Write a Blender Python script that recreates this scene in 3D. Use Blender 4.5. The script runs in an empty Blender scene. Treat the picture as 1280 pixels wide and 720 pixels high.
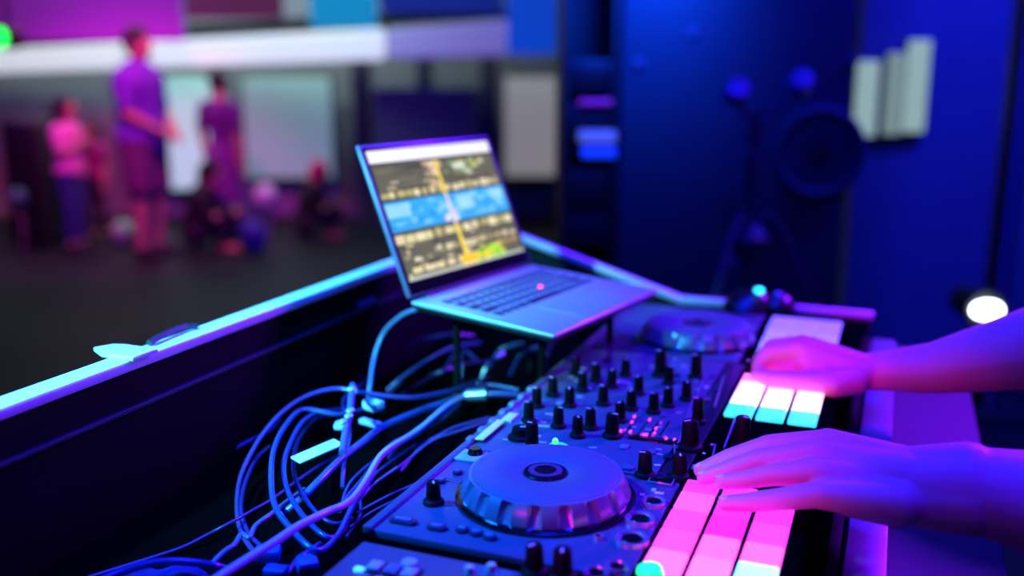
import bpy, bmesh, math, random
import numpy as np
from mathutils import Vector, Matrix
random.seed(7)
R = math.radians
scn = bpy.context.scene
col = scn.collection

# ------------------------------------------------------------------ camera
F = 1213.0
CP = Vector((.393, -.659, .3738))
PIT, YAW = R(-12.28), R(-21.6)
FW = Vector((math.sin(YAW)*math.cos(PIT), math.cos(YAW)*math.cos(PIT), math.sin(PIT)))
RT = FW.cross(Vector((0, 0, 1))).normalized()
UP = RT.cross(FW).normalized()
FH = Vector((math.sin(YAW), math.cos(YAW), 0))
cd = bpy.data.cameras.new('camera'); cam = bpy.data.objects.new('camera', cd); col.objects.link(cam)
m = Matrix((RT, UP, -FW)).transposed().to_4x4(); m.translation = CP
cam.matrix_world = m
cd.sensor_width = 36; cd.lens = F*36/1280; cd.clip_start = .02; cd.clip_end = 60
cd.dof.use_dof = True; cd.dof.focus_distance = .93; cd.dof.aperture_fstop = 1.8
scn.camera = cam

def ray(px, py): return FW + RT*((px-640)/F) + UP*((360-py)/F)
def PY(px, py, Y): d = ray(px, py); return CP + d*((Y-CP.y)/d.y)
def PZ(px, py, z): d = ray(px, py); return CP + d*((z-CP.z)/d.z)
def PD(px, py, dep): d = ray(px, py); return CP + d*(dep/d.dot(FH))
def RM(lat, dep, z): v = CP + RT*lat + FH*dep; return Vector((v.x, v.y, z))   # room frame: sideways, away, height

# ------------------------------------------------------------------ materials
def srgb(c):
    if isinstance(c, str): c = [int(c[i:i+2], 16)/255 for i in (0, 2, 4)]
    return tuple(((v/12.92) if v <= .04045 else ((v+.055)/1.055)**2.4) for v in c)
MC = {}
def mat(name, c, rough=.5, metal=0, emit=None, es=0, bump=0, bscale=200, coat=0, vary=.12, sss=0, spec=None):
    if name in MC: return MC[name]
    mt = bpy.data.materials.new(name); mt.use_nodes = True; nt = mt.node_tree; b = nt.nodes['Principled BSDF']
    c = srgb(c)
    nz = nt.nodes.new('ShaderNodeTexNoise'); nz.inputs['Scale'].default_value = bscale*.2; nz.inputs['Detail'].default_value = 4
    tc = nt.nodes.new('ShaderNodeTexCoord'); nt.links.new(tc.outputs['Object'], nz.inputs['Vector'])
    mx = nt.nodes.new('ShaderNodeMix'); mx.data_type = 'RGBA'
    mx.inputs['A'].default_value = tuple(v*(1-vary) for v in c)+(1,); mx.inputs['B'].default_value = tuple(min(1, v*(1+vary)) for v in c)+(1,)
    nt.links.new(nz.outputs['Fac'], mx.inputs['Factor']); nt.links.new(mx.outputs['Result'], b.inputs['Base Color'])
    b.inputs['Roughness'].default_value = rough; b.inputs['Metallic'].default_value = metal
    if spec is not None: b.inputs['Specular IOR Level'].default_value = spec
    if coat: b.inputs['Coat Weight'].default_value = coat; b.inputs['Coat Roughness'].default_value = .15
    if sss:
        b.inputs['Subsurface Weight'].default_value = sss; b.inputs['Subsurface Radius'].default_value = (.012, .005, .003); b.inputs['Subsurface Scale'].default_value = 1
    if emit is not None:
        b.inputs['Emission Color'].default_value = (*srgb(emit), 1); b.inputs['Emission Strength'].default_value = es
    if bump:
        n2 = nt.nodes.new('ShaderNodeTexNoise'); n2.inputs['Scale'].default_value = bscale; nt.links.new(tc.outputs['Object'], n2.inputs['Vector'])
        bp = nt.nodes.new('ShaderNodeBump'); bp.inputs['Strength'].default_value = bump; bp.inputs['Distance'].default_value = .001
        nt.links.new(n2.outputs['Fac'], bp.inputs['Height']); nt.links.new(bp.outputs['Normal'], b.inputs['Normal'])
    MC[name] = mt; return mt

# ------------------------------------------------------------------ mesh helpers
class MB:
    def __init__(s): s.bm = bmesh.new()
    def box(s, x0, x1, y0, y1, z0, z1, bev=0, M=None, seg=2):
        b = bmesh.new(); bmesh.ops.create_cube(b, size=1)
        for v in b.verts: v.co = Vector(((x0+x1)/2+v.co.x*(x1-x0), (y0+y1)/2+v.co.y*(y1-y0), (z0+z1)/2+v.co.z*(z1-z0)))
        if bev: bmesh.ops.bevel(b, geom=list(b.edges), offset=bev, segments=seg, affect='EDGES', profile=.5)
        return s.add(b, M)
    def add(s, b, M=None):
        if M is not None: b.transform(M)
        me = bpy.data.meshes.new('t'); b.to_mesh(me); b.free(); s.bm.from_mesh(me); bpy.data.meshes.remove(me); return s
    def lathe(s, prof, n=32, M=None, closed=True):
        b = bmesh.new(); rings = []
        for r, z in prof:
            if r < 1e-6: rings.append([b.verts.new((0, 0, z))])
            else: rings.append([b.verts.new((r*math.cos(2*math.pi*k/n), r*math.sin(2*math.pi*k/n), z)) for k in range(n)])
        for a, c in zip(rings, rings[1:]):
            for k in range(n):
                k2 = (k+1) % n
                if len(a) == 1 and len(c) == 1: continue
                if len(a) == 1: b.faces.new((a[0], c[k2], c[k]))
                elif len(c) == 1: b.faces.new((a[k], a[k2], c[0]))
                else: b.faces.new((a[k], a[k2], c[k2], c[k]))
        bmesh.ops.recalc_face_normals(b, faces=b.faces)
        return s.add(b, M)
    def tube(s, pts, r, n=10, smooth=6, cap=True):
        P = spline([Vector(p) for p in pts], smooth) if smooth else [Vector(p) for p in pts]
        rr = r if callable(r) else (lambda t: r)
        b = bmesh.new(); rings = []; T0 = (P[1]-P[0]).normalized()
        N = T0.orthogonal().normalized()
        for i, p in enumerate(P):
            T = (P[min(i+1, len(P)-1)]-P[max(i-1, 0)]).normalized()
            N = (N-T*N.dot(T)).normalized(); B = T.cross(N); q = rr(i/(len(P)-1))
            rings.append([b.verts.new(p+(N*math.cos(2*math.pi*k/n)+B*math.sin(2*math.pi*k/n))*q) for k in range(n)])
        for a, c in zip(rings, rings[1:]):
            for k in range(n): b.faces.new((a[k], a[(k+1) % n], c[(k+1) % n], c[k]))
        if cap: b.faces.new(rings[0][::-1]); b.faces.new(rings[-1])
        bmesh.ops.recalc_face_normals(b, faces=b.faces)
        return s.add(b)
    def cap(s, a, b_, r0, r1, n=16):
        a = Vector(a); b_ = Vector(b_); L = (b_-a).length
        prof = [(0, -r0)]+[(r0*math.cos(t), r0*math.sin(t)) for t in [R(-70), R(-45), R(-20), 0]]
        prof += [(r1*math.cos(t), L+r1*math.sin(t)) for t in [0, R(20), R(45), R(70)]]+[(0, L+r1)]
        q = (b_-a).normalized().to_track_quat('Z', 'Y') if L > 1e-6 else Matrix.Identity(3).to_quaternion()
        return s.lathe(prof, n, Matrix.Translation(a) @ q.to_matrix().to_4x4())
    def ell(s, c, rad, M=None, u=20, v=12):
        b = bmesh.new(); bmesh.ops.create_uvsphere(b, u_segments=u, v_segments=v, radius=1)
        for w in b.verts: w.co = Vector((w.co.x*rad[0], w.co.y*rad[1], w.co.z*rad[2]))
        b.transform(Matrix.Translation(Vector(c)) @ (M or Matrix.Identity(4)))
        return s.add(b)
    def prism(s, poly, z0, z1, bev=0, M=None):
        b = bmesh.new(); vs = [b.verts.new((x, y, z0)) for x, y in poly]; f = b.faces.new(vs)
        g = bmesh.ops.extrude_face_region(b, geom=[f])
        for w in g['geom']:
            if isinstance(w, bmesh.types.BMVert): w.co.z = z1
        bmesh.ops.recalc_face_normals(b, faces=b.faces)
        if bev: bmesh.ops.bevel(b, geom=list(b.edges), offset=bev, segments=2, affect='EDGES', profile=.5)
        return s.add(b, M)
    def build(s, name, m, parent=None, smooth=True, org=None):
        me = bpy.data.meshes.new(name)
        if org is not None: s.bm.transform(Matrix.Translation(-Vector(org)))
        s.bm.to_mesh(me); s.bm.free(); me.materials.append(m)
        if smooth:
            me.polygons.foreach_set('use_smooth', [True]*len(me.polygons))
            try: me.set_sharp_from_angle(angle=R(38))
            except Exception: pass
        o = bpy.data.objects.new(name, me); col.objects.link(o)
        if org is not None: o.location = org
        if parent: o.parent = parent
        return o
def spline(P, n):
    if len(P) < 3: return [P[0].lerp(P[1], i/8) for i in range(9)]
    Q = [P[0]*2-P[1]]+P+[P[-1]*2-P[-2]]; out = []
    for i in range(1, len(Q)-2):
        a, b, c, d = Q[i-1:i+3]
        for k in range(n):
            t = k/n
            out.append(.5*((2*b)+(c-a)*t+(2*a-5*b+4*c-d)*t*t+(3*b-a-3*c+d)*t**3))
    out.append(P[-1]); return out
def tag(o, label=None, cat=None, group=None, kind=None):
    for k, v in (('label', label), ('category', cat), ('group', group), ('kind', kind)):
        if v: o[k] = v
    return o
def empty(name, loc, label, cat, group=None, rz=0):
    o = bpy.data.objects.new(name, None); o.empty_display_size = .05; col.objects.link(o); o.location = loc; o.rotation_euler.z = rz
    return tag(o, label, cat, group)
def fused(mb, name, m, voxel, it=4, parent=None):
    """several overlapping volumes fused into one continuous skin"""
    o = mb.build(name, m, None, False)
    md = o.modifiers.new('r', 'REMESH'); md.mode = 'VOXEL'; md.voxel_size = voxel; md.use_smooth_shade = True
    sm = o.modifiers.new('s', 'SMOOTH'); sm.factor = .5; sm.iterations = it
    dg = bpy.context.evaluated_depsgraph_get(); me = bpy.data.meshes.new_from_object(o.evaluated_get(dg))
    o.modifiers.clear(); old = o.data; o.data = me; bpy.data.meshes.remove(old)
    me.materials.clear(); me.materials.append(m); me.polygons.foreach_set('use_smooth', [True]*len(me.polygons))
    if parent: o.parent = parent
    return o

FLOOR = -.95
# ------------------------------------------------------------------ room
m_floor = mat('dark_floor', '140d18', .55, bump=.2, bscale=30, spec=.25)
m_wall = mat('grey_wall', '8f8e96', .8, bump=.2, bscale=40)
m_dark = mat('black_paint', '0d0d12', .6)
def quad_slab(name, pts, th, m, kind='structure'):
    """slab: polygon pts with thickness th along its normal"""
    b = bmesh.new(); vs = [b.verts.new(p) for p in pts]; f = b.faces.new(vs); f.normal_update(); n = f.normal.copy()
    g = bmesh.ops.extrude_face_region(b, geom=[f])
    for w in g['geom']:
        if isinstance(w, bmesh.types.BMVert): w.co -= n*th
    bmesh.ops.recalc_face_normals(b, faces=b.faces)
    mb = MB(); mb.add(b); o = mb.build(name, m, None, False); 
    if kind: o['kind'] = kind
    return o
CEIL = 2.6
quad_slab('floor', [RM(-8, -2.5, FLOOR), RM(5, -2.5, FLOOR), RM(5, 9.7, FLOOR), RM(-8, 9.7, FLOOR)], .1, m_floor)
quad_slab('ceiling', [RM(-8, -2.5, CEIL), RM(-8, 9.7, CEIL), RM(5, 9.7, CEIL), RM(5, -2.5, CEIL)], .1, mat('ceiling_paint', '55535c', .85))
quad_slab('wall_back', [RM(-8, 9.4, FLOOR), RM(5, 9.4, FLOOR), RM(5, 9.4, CEIL), RM(-8, 9.4, CEIL)], .2, m_wall)
quad_slab('wall_left', [RM(-8, -2.5, FLOOR), RM(-8, 9.4, FLOOR), RM(-8, 9.4, CEIL), RM(-8, -2.5, CEIL)], .2, mat('dark_wall', '26262c', .8))
quad_slab('wall_right', [RM(5, 9.4, FLOOR), RM(5, -2.5, FLOOR), RM(5, -2.5, CEIL), RM(5, 9.4, CEIL)], .2, mat('dark_wall', '26262c', .8))
YZ = Matrix.Rotation(-YAW, 4, 'Z')   # turns local x sideways, local y away from camera
def room_obj(o, lat, dep, z): 
    o.location = RM(lat, dep, z); o.rotation_euler.z = -YAW; return o
# wall frame: local x = sideways (RT), local y = away
def latz(px, py, dep):
    v = PD(px, py, dep)-CP; return v.dot(RT), v.z+CP.z
def wallbox(name, px0, px1, py0, py1, dep, th, m, parent=None, bev=.01, kind=None, smooth=False):
    l0, z1 = latz(px0, py0, dep); l1, _ = latz(px1, py0, dep); _, z0 = latz((px0+px1)/2, py1, dep)
    _, z1 = latz((px0+px1)/2, py0, dep)
    mb = MB(); mb.box(l0, l1, dep-th/2, dep+th/2, z0, z1, bev)
    mb.bm.transform(Matrix(((RT.x, FH.x, 0, CP.x), (RT.y, FH.y, 0, CP.y), (0, 0, 1, 0), (0, 0, 0, 1))))
    c = sum((v.co for v in mb.bm.verts), Vector())/len(mb.bm.verts); c.z = z0
    o = mb.build(name, m, None, smooth, org=c)
    if parent: o.parent = parent; o.location = c-parent.location
    if kind: o['kind'] = kind
    return o
def hang(name, px0, px1, py0, py1, dep, th, m, label, cat, group=None, bev=.01):
    return tag(wallbox(name, px0, px1, py0, py1, dep, th, m, None, bev), label, cat, group)
# long lit beam across the hall (drawn tilted slightly, as it recedes to the left)
bm_ = MB()
def beam(name, px0, y0a, y0b, px1, y1a, y1b, d0, d1, th, m, parent=None):
    A = [PD(px0, y0a, d0), PD(px0, y0b, d0), PD(px1, y1b, d1), PD(px1, y1a, d1)]
    b = bmesh.new(); f0 = [b.verts.new(p) for p in A]; f1 = [b.verts.new(p+FH*th) for p in A]
    b.faces.new(f0); b.faces.new(f1[::-1])
    for i in range(4): b.faces.new((f0[i], f0[(i+1) % 4], f1[(i+1) % 4], f1[i]))
    bmesh.ops.recalc_face_normals(b, faces=b.faces); bmesh.ops.bevel(b, geom=list(b.edges), offset=.02, segments=2, affect='EDGES')
    mb = MB(); mb.add(b); return mb.build(name, m, parent)
lb = empty('light_beam', PD(300, 75, 8.9), 'long white glowing light trough running across the hall above the dancers', 'light fixture')
o = beam('diffuser', -260, 75, 100, 480, 36, 74, 9.1, 8.6, .1, mat('white_diffuser', 'f2f2f4', .5, emit='dcdce8', es=.66)); o.parent = lb; o.location = -lb.location
o = beam('diffuser', 484, 37, 74, 690, 20, 68, 8.6, 8.4, .1, mat('lilac_diffuser', 'e6d8f4', .5, emit='7a50c0', es=.32)); o.parent = lb; o.location = -lb.location; o['label'] = 'dimmer lilac end of the trough'
o = beam('housing', -262, 58, 76, 692, 6, 19, 9.2, 8.5, .14, m_dark); o.parent = lb; o.location = -lb.location
# lit panels of the back wall
m_pan = mat('pale_panel', 'b0dcd0', .6, emit='a0d8cc', es=.72)
m_pan2 = mat('pale_panel_dim', '98b4ac', .6, emit='88b0a8', es=.42)
def window_unit(n, px0, px1, py0, py1, dep, m):
    fr = wallbox('window_%d' % n, px0-3, px1+3, py0-3, py1+3, dep+.03, .05, mat('dark_frame', '4a4c52', .6), None, .01, 'structure')
    pane = wallbox('pane', px0, px1, py0, py1, dep-.01, .03, m, None, .004); pane.parent = fr; pane.location = pane.location-fr.location
    return fr
window_unit(1, 196, 262, 96, 236, 9.2, m_pan)
window_unit(2, 302, 412, 96, 222, 9.2, m_pan2)
window_unit(3, 631, 700, 96, 220, 9.0, mat('grey_panel', 'b0b0ac', .6, emit='a09e98', es=.55))
for n, a in enumerate([(440, 462), (520, 540), (600, 622)]):
    o = wallbox('trim_%d' % (n+1), a[0], a[1], 72, 300, 9.1, .2, mat('purple_column', '474456', .7), None, .02, 'structure')
hang('wall_cabinet', 470, 598, 110, 300, 9.0, .5, mat('purple_grey_cabinet', '5b5070', .6), 'dim purple-grey cupboard on the back wall behind the laptop', 'cabinet')
# coloured stage light above the beam, put in as flat emissive panels
for i, (a, b_, c_, d_, cc, e, lab) in enumerate([(-30, 225, -30, 52, 'b030c0', .26, 'magenta light above the beam at far left, as an emissive panel'),
        (228, 352, -30, 24, '6a2a50', .45, 'dull rose light between the magenta and cyan, as an emissive panel'), (227, 229, -20, 44, '309aa8', .3, 'narrow strip of teal light above the tall person, as an emissive panel'), (386, 470, -20, 36, '18a8d0', .5, 'bright cyan light above the beam, as an emissive panel'),
        (474, 630, -20, 17, '2038a0', .35, 'deep blue light right of the cyan one, as an emissive panel'), (634, 700, -20, 68, '1050d8', .6, 'bright blue light beside the loudspeaker stack, as an emissive panel')]):
    o = hang('glow_panel', a, b_, c_, d_, 8.3, .03, mat('painted_glow_%d' % i, cc, .8, emit=cc, es=e), lab, 'painted_glow', 'coloured light above the beam, as emissive panels')
gl = empty('stage_light', PD(3, 47, 6.2), 'small green glowing stage lamp at the far left edge', 'lamp')
MB().ell((0, 0, 0), (.06, .03, .06)).build('lens', mat('green_led', '20ff60', .4, emit='10ff50', es=3), gl)
MB().lathe([(0, .1), (.07, .1), (.07, -.02), (.06, -.02), (.06, .03), (0, .03)], 24, Matrix.Rotation(R(-90), 4, 'X')).build('housing', m_dark, gl)
mb = MB(); mb.tube([(0, .05, 0), (0, .05, CEIL-gl.location.z)], .015, 8, 0); mb.build('bracket', m_dark, gl)

# ------------------------------------------------------------------ people in the hall
def figure(px, py_feet, py_head, label, face, shirt, lower, skin='c08a74', hair='1a1014', long_hair=False, arms='front', shorts=False, skirt=False, slim=1.0, lean=0, group=None):
    d = CP.z-FLOOR; base0 = PZ(px, py_feet, FLOOR); dep = (base0-CP).dot(FH)
    top = latz(px, py_head, dep)[1]; H = top-FLOOR
    e = empty('person', base0, label, 'person', group, math.atan2(face.y, face.x))   # local +x = facing
    h = H; k = slim
    def P(x, y, z): return Vector((x*h+lean*h*max(0, z-.5), y*h, z*h))
    ms = mat('skin_'+skin, skin, .6, bump=.1); body = MB(); 
    hw = .052
    def leg(s, mb, g=1.0, z1=.03):
        mb.cap(P(0, s*hw, .5), P(.012, s*hw*1.15, .28), .05*h*g*k, .034*h*g*k); mb.cap(P(.012, s*hw*1.15, .28), P(-.005, s*hw*1.2, max(z1, .045)), .033*h*g*k, (.022 if z1 < .1 else .028)*h*g*k)
    for s in (-1, 1):
        leg(s, body); body.cap(P(-.01, s*hw*1.2, .022), P(.09, s*hw*1.4, .016), .022*h, .016*h)
    def torso(mb, g=1.0):
        mb.cap(P(0, -.04, .53), P(0, .04, .53), .062*h*g*k, .062*h*g*k); mb.cap(P(0, 0, .53), P(0, 0, .66), .075*h*g*k, .068*h*g*k)
        mb.cap(P(0, -.05, .75), P(0, .05, .75), .062*h*g*k, .062*h*g*k); mb.cap(P(0, 0, .64), P(0, 0, .76), .07*h*g*k, .075*h*g*k)
        mb.cap(P(-.005, -.085, .79), P(-.005, .085, .79), .037*h*g, .037*h*g)
    torso(body); body.cap(P(0, 0, .8), P(.012, 0, .88), .033*h, .03*h)
    body.ell(P(.015, 0, .925), (.058*h, .046*h, .068*h)); body.cap(P(.035, 0, .888), P(.045, 0, .885), .028*h, .022*h)
    body.cap(P(.068, 0, .925), P(.08, 0, .91), .008*h, .009*h)
    for s in (-1, 1): body.ell(P(.01, s*.048, .92), (.014*h, .006*h, .02*h))
    AR = {'front': ((.03, .13, .63), (.13, .05, .56)), 'chest': ((.03, .13, .64), (.12, .03, .70)), 'down': ((-.01, .125, .62), (.02, .12, .47)), 'knee': ((.06, .13, .64), (.2, .08, .56))}[arms]
    for s in (-1, 1):
        el = P(AR[0][0], s*AR[0][1], AR[0][2]); ha = P(AR[1][0], s*AR[1][1], AR[1][2]); sh = P(-.005, s*.105, .785)
        body.cap(sh, el, .03*h, .024*h); body.cap(el, ha, .023*h, .016*h)
        dv = (ha-el).normalized(); body.cap(ha, ha+dv*.045*h, .017*h, .014*h)
        for q in range(4):
            o_ = Vector((0, (q-1.5)*.009*h, 0)) ; body.cap(ha+dv*.05*h+o_, ha+dv*.085*h+o_+Vector((0, 0, -.01*h)), .006*h, .005*h)
        body.cap(ha+dv*.02*h, ha+dv*.05*h+Vector((0, -s*.02*h, .012*h)), .007*h, .006*h)
    fused(body, 'body', ms, .011, 3, e)
    sh_ = MB(); torso(sh_, 1.13)
    for s in (-1, 1):
        el = P(AR[0][0], s*AR[0][1], AR[0][2]); sh0 = P(-.005, s*.105, .785); sh_.cap(sh0, sh0.lerp(el, .75), .038*h, .036*h)
    fused(sh_, 't_shirt', mat('cloth_'+shirt, shirt, .85, bump=.3), .014, 3, e)
    lo = MB()
    if skirt: lo.lathe([(.05*h, .6*h), (.088*h, .56*h), (.1*h, .45*h), (.12*h, .25*h), (.13*h, .08*h), (.12*h, .08*h), (.09*h, .45*h), (.05*h, .58*h)], 28).build('skirt', mat('cloth_'+lower, lower, .85, bump=.3), e)
    else:
        lo.cap(P(0, -.04, .51), P(0, .04, .51), .07*h*k, .07*h*k)
        for s in (-1, 1):
            if shorts: lo.cap(P(0, s*hw, .5), P(.012, s*hw*1.15, .31), .06*h*k, .05*h*k)
            else: leg(s, lo, 1.22, .07)
        fused(lo, 'shorts' if shorts else 'trousers', mat('cloth_'+lower, lower, .85, bump=.3), .013, 3, e)
    hr = MB(); hr.ell(P(.003, 0, .94), (.064*h, .054*h, .066*h))
    if long_hair: hr.cap(P(-.03, 0, .93), P(-.05, 0, .74), .052*h, .05*h); hr.cap(P(-.01, .035, .92), P(.0, .045, .78), .03*h, .03*h); hr.cap(P(-.01, -.035, .92), P(.0, -.045, .78), .03*h, .03*h)
    else: hr.cap(P(.03, 0, .975), P(.0, 0, .985), .03*h, .03*h)
    fused(hr, 'hair', mat('hair_'+hair, hair, .6, bump=.4), .009, 2, e)
    sh = []
    for s in (-1, 1): MB().cap(P(-.012, s*hw*1.2, .022), P(.095, s*hw*1.4, .019), .027*h, .021*h).build('shoe', mat('shoe', '222228', .5), e)
    return e, h
RTv = RT
figure(190, 318, 34, 'tall person in purple t-shirt and shorts standing side-on with hands in front', (RT*.95-FH*.25), '6a2fae', '6a3464', shorts=True, arms='front', slim=1.3)
figure(97, 312, 120, 'short person with long dark hair in pink top and blue jeans', (RT*.95-FH*.15), 'd873b0', '26306e', long_hair=True, arms='chest', slim=1.1)
figure(284, 300, 87, 'slim person in dark top and long purple skirt facing away', (FH*.9+RT*.35), '57206e', '6c2a78', skirt=True, arms='down', slim=.85, hair='180a18')
figure(126, 296, 150, 'small person in magenta top half hidden beside the long-haired person', (-RT*.4-FH*.9), '8c2a6a', '2a1838', long_hair=True, arms='down', slim=.9)
def seated(px, py_base, py_top, label, shirt, hair, flip=1, skin='c08a74'):
    b0 = PZ(px, py_base, FLOOR); dep = (b0-CP).dot(FH); H = latz(px, py_top, dep)[1]-FLOOR
    f = RT*flip; e = empty('person', b0, label, 'person', None, math.atan2(f.y, f.x)); h = H
    P = lambda x, y, z: Vector((x*h, y*h, z*h))
    b = MB(); b.cap(P(-.15, -.07, .14), P(-.15, .07, .14), .13*h, .13*h); b.cap(P(-.15, 0, .2), P(-.03, 0, .6), .15*h, .14*h)
    b.cap(P(-.02, -.14, .64), P(-.02, .14, .64), .07*h, .07*h); b.cap(P(0, 0, .66), P(.06, 0, .78), .06*h, .055*h)
    b.ell(P(.09, 0, .87), (.1*h, .085*h, .125*h)); b.cap(P(.17, 0, .86), P(.2, 0, .84), .016*h, .016*h)
    for s in (-1, 1):
        b.cap(P(-.13, s*.09, .14), P(.26, s*.13, .42), .1*h, .075*h); b.cap(P(.26, s*.13, .42), P(.2, s*.13, .06), .07*h, .045*h); b.cap(P(.18, s*.13, .045), P(.36, s*.14, .035), .043*h, .035*h)
        b.cap(P(-.02, s*.2, .62), P(.1, s*.22, .38), .055*h, .045*h); b.cap(P(.1, s*.22, .38), P(.3, s*.1, .45), .042*h, .03*h)
        for q in range(4): b.cap(P(.3, s*.1+(q-1.5)*.018, .45), P(.38, s*.08+(q-1.5)*.02, .43), .013*h, .01*h)
        b.cap(P(.3, s*.09, .46), P(.33, s*.05, .48), .013*h, .011*h)
    fused(b, 'body', mat('skin_'+skin, skin, .6), .012, 3, e)
    t = MB(); t.cap(P(-.15, -.07, .16), P(-.15, .07, .16), .145*h, .145*h); t.cap(P(-.15, 0, .22), P(-.03, 0, .6), .17*h, .16*h); t.cap(P(-.02, -.14, .64), P(-.02, .14, .64), .082*h, .082*h)
    for s in (-1, 1): t.cap(P(-.02, s*.2, .62), P(.1, s*.22, .38), .07*h, .062*h)
    fused(t, 'jacket', mat('cloth_'+shirt, shirt, .85), .015, 3, e)
    t = MB()
    for s in (-1, 1): t.cap(P(-.13, s*.09, .14), P(.26, s*.13, .42), .112*h, .087*h); t.cap(P(.26, s*.13, .42), P(.2, s*.13, .1), .082*h, .06*h)
    fused(t, 'trousers', mat('cloth_141428', '141428', .85), .015, 3, e)
    t = MB(); t.ell(P(.07, 0, .9), (.115*h, .105*h, .13*h)); t.cap(P(.0, 0, .88), P(-.03, 0, .76), .08*h, .06*h)
    fused(t, 'hair', mat('hair_'+hair, hair, .7), .012, 2, e)
    return e
seated(262, 312, 200, 'person in black crouching low in front of the skirted person', '0f0d1c', '140a18', 1)
seated(396, 296, 202, 'person in black crouching with bright pink hair by the panel wall', '0b0b14', 'd01860', 1, 'd08060')
mb = MB(); mb.lathe([(0, 0), (.06, .01), (.13, .1), (.16, .22), (.14, .33), (.07, .40), (.03, .42), (.04, .45), (0, .455)], 24)
for v in mb.bm.verts: v.co.y *= .5; v.co.x *= .75; v.co.z *= .65
o = mb.build('drawstring_bag', mat('blue_nylon', '182a80', .6, bump=.4, bscale=20)); o.location = PZ(318, 318, FLOOR); tag(o, 'blue drawstring bag on the floor beside the crouching person', 'bag')
def balloon(px, py, dep, rad, c, label):
    v = PD(px, py, dep); e = empty('balloon', v, label, 'balloon', 'balloons in the hall')
    MB().lathe([(0, rad*1.1), (rad*.5, rad*.98), (rad*.87, rad*.55), (rad, .05*rad), (rad*.88, -.5*rad), (rad*.5, -.98*rad), (rad*.12, -1.25*rad), (0, -1.25*rad)], 24).build('skin', mat('balloon_'+c, c, .35), e)
    MB().lathe([(0, -1.22*rad), (.1*rad, -1.3*rad), (.16*rad, -1.38*rad), (0, -1.36*rad)], 12).build('knot', mat('balloon_'+c, c, .35), e)
    MB().tube([(0, 0, -1.36*rad), (.03, 0, -(v.z-FLOOR)*.5), (0, 0, -(v.z-FLOOR)+.005)] if v.z-FLOOR > 1.5*rad else [(0, 0, -1.36*rad), (.05, 0, -1.36*rad), (.1, .02, -1.37*rad)], .003, 6).build('string', mat('string', 'dddddd', .6), e)
balloon(332, 246, 7.9, .10, 'b9c9c8', 'white balloon floating on a string right of the skirted person')
balloon(155, 292, 7.7, .10, 'b4bcb8', 'white balloon by the floor left of the tall person')
balloon(22, 248, 7.4, .07, '2e6a60', 'small teal balloon near the left edge of the hall')
# tall dark loudspeaker left of the dancers
def pa_speaker(px, w, py_top, dep, label, d=.5, group=None):
    b0 = RM(latz(px, 300, dep)[0], dep, FLOOR); H = latz(px, py_top, dep)[1]-FLOOR
    e = empty('loudspeaker', b0, label, 'loudspeaker', group, -YAW)
    e.rotation_euler.z = YAW*-1
    MB().box(-w/2, w/2, 0, d, 0, H, .05, seg=4).build('cabinet', mat('black_cabinet', '15151c', .5, bump=.4, bscale=120), e)
    MB().box(-w/2+.04, w/2-.04, -.012, .01, .05, H-.05, .01).build('grille', mat('speaker_mesh', '1b1b22', .4, .3, bump=.8, bscale=300), e)
    return e, H
for_left = pa_speaker(38, .32, 148, 7.6, 'tall black loudspeaker standing at the left end of the hall', .4)

# ------------------------------------------------------------------ PA stack right of the laptop
def ring_prof(r): return [(r*1.12, 0), (r*1.12, .02), (r*1.0, .03), (r*.93, .012), (r*.55, -.06), (r*.36, -.075), (r*.34, -.06), (r*.2, -.035), (0, -.028)]
DP = 3.2
x0, zt = latz(778, 0, DP); x1, _ = latz(1076, 0, DP)
b0 = RM((x0+x1)/2, DP, FLOOR)
pa = empty('loudspeaker', b0, 'huge black loudspeaker cabinet with a round woofer, lit blue from above', 'loudspeaker', None, -YAW)
pa.rotation_euler.z = YAW*1
def face_room(o): o.rotation_euler.z = math.atan2(RT.y, RT.x)
face_room(pa); face_room(for_left[0])
W_ = x1-x0; HH = 2.2
MB().box(-W_/2, W_/2, 0, .7, 0, HH, .02).build('cabinet', mat('painted_cabinet', '2a2a3c', .55, bump=.5, bscale=150), pa)
lw, zw = latz(1022, 190, DP); lw -= (x0+x1)/2
face = Matrix.Translation((lw, -.005, zw-FLOOR)) @ Matrix.Rotation(R(90), 4, 'X')
wf = MB().lathe(ring_prof(.135), 48, face @ Matrix.Translation((0, 0, .0))).build('woofer', mat('cone_paper', '2e2e44', .7), pa)
MB().lathe([(0, .0), (.045, -.006), (.05, -.03)], 24, face @ Matrix.Translation((0, 0, .012))).build('dust_cap', mat('dust_cap', '20202c', .4), wf)
for (a, b_) in ((790, 80), (858, 42), (1058, 75), (905, 330)):
    l, z = latz(a+8, b_, DP); MB().lathe([(0, .012), (.016, .01), (.02, 0), (.02, -.01)], 16, Matrix.Translation((l-(x0+x1)/2, -.004, z-FLOOR)) @ Matrix.Rotation(R(90), 4, 'X')).build('bolt', mat('bolt_steel', '9090b0', .3, .8), pa)
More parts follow.
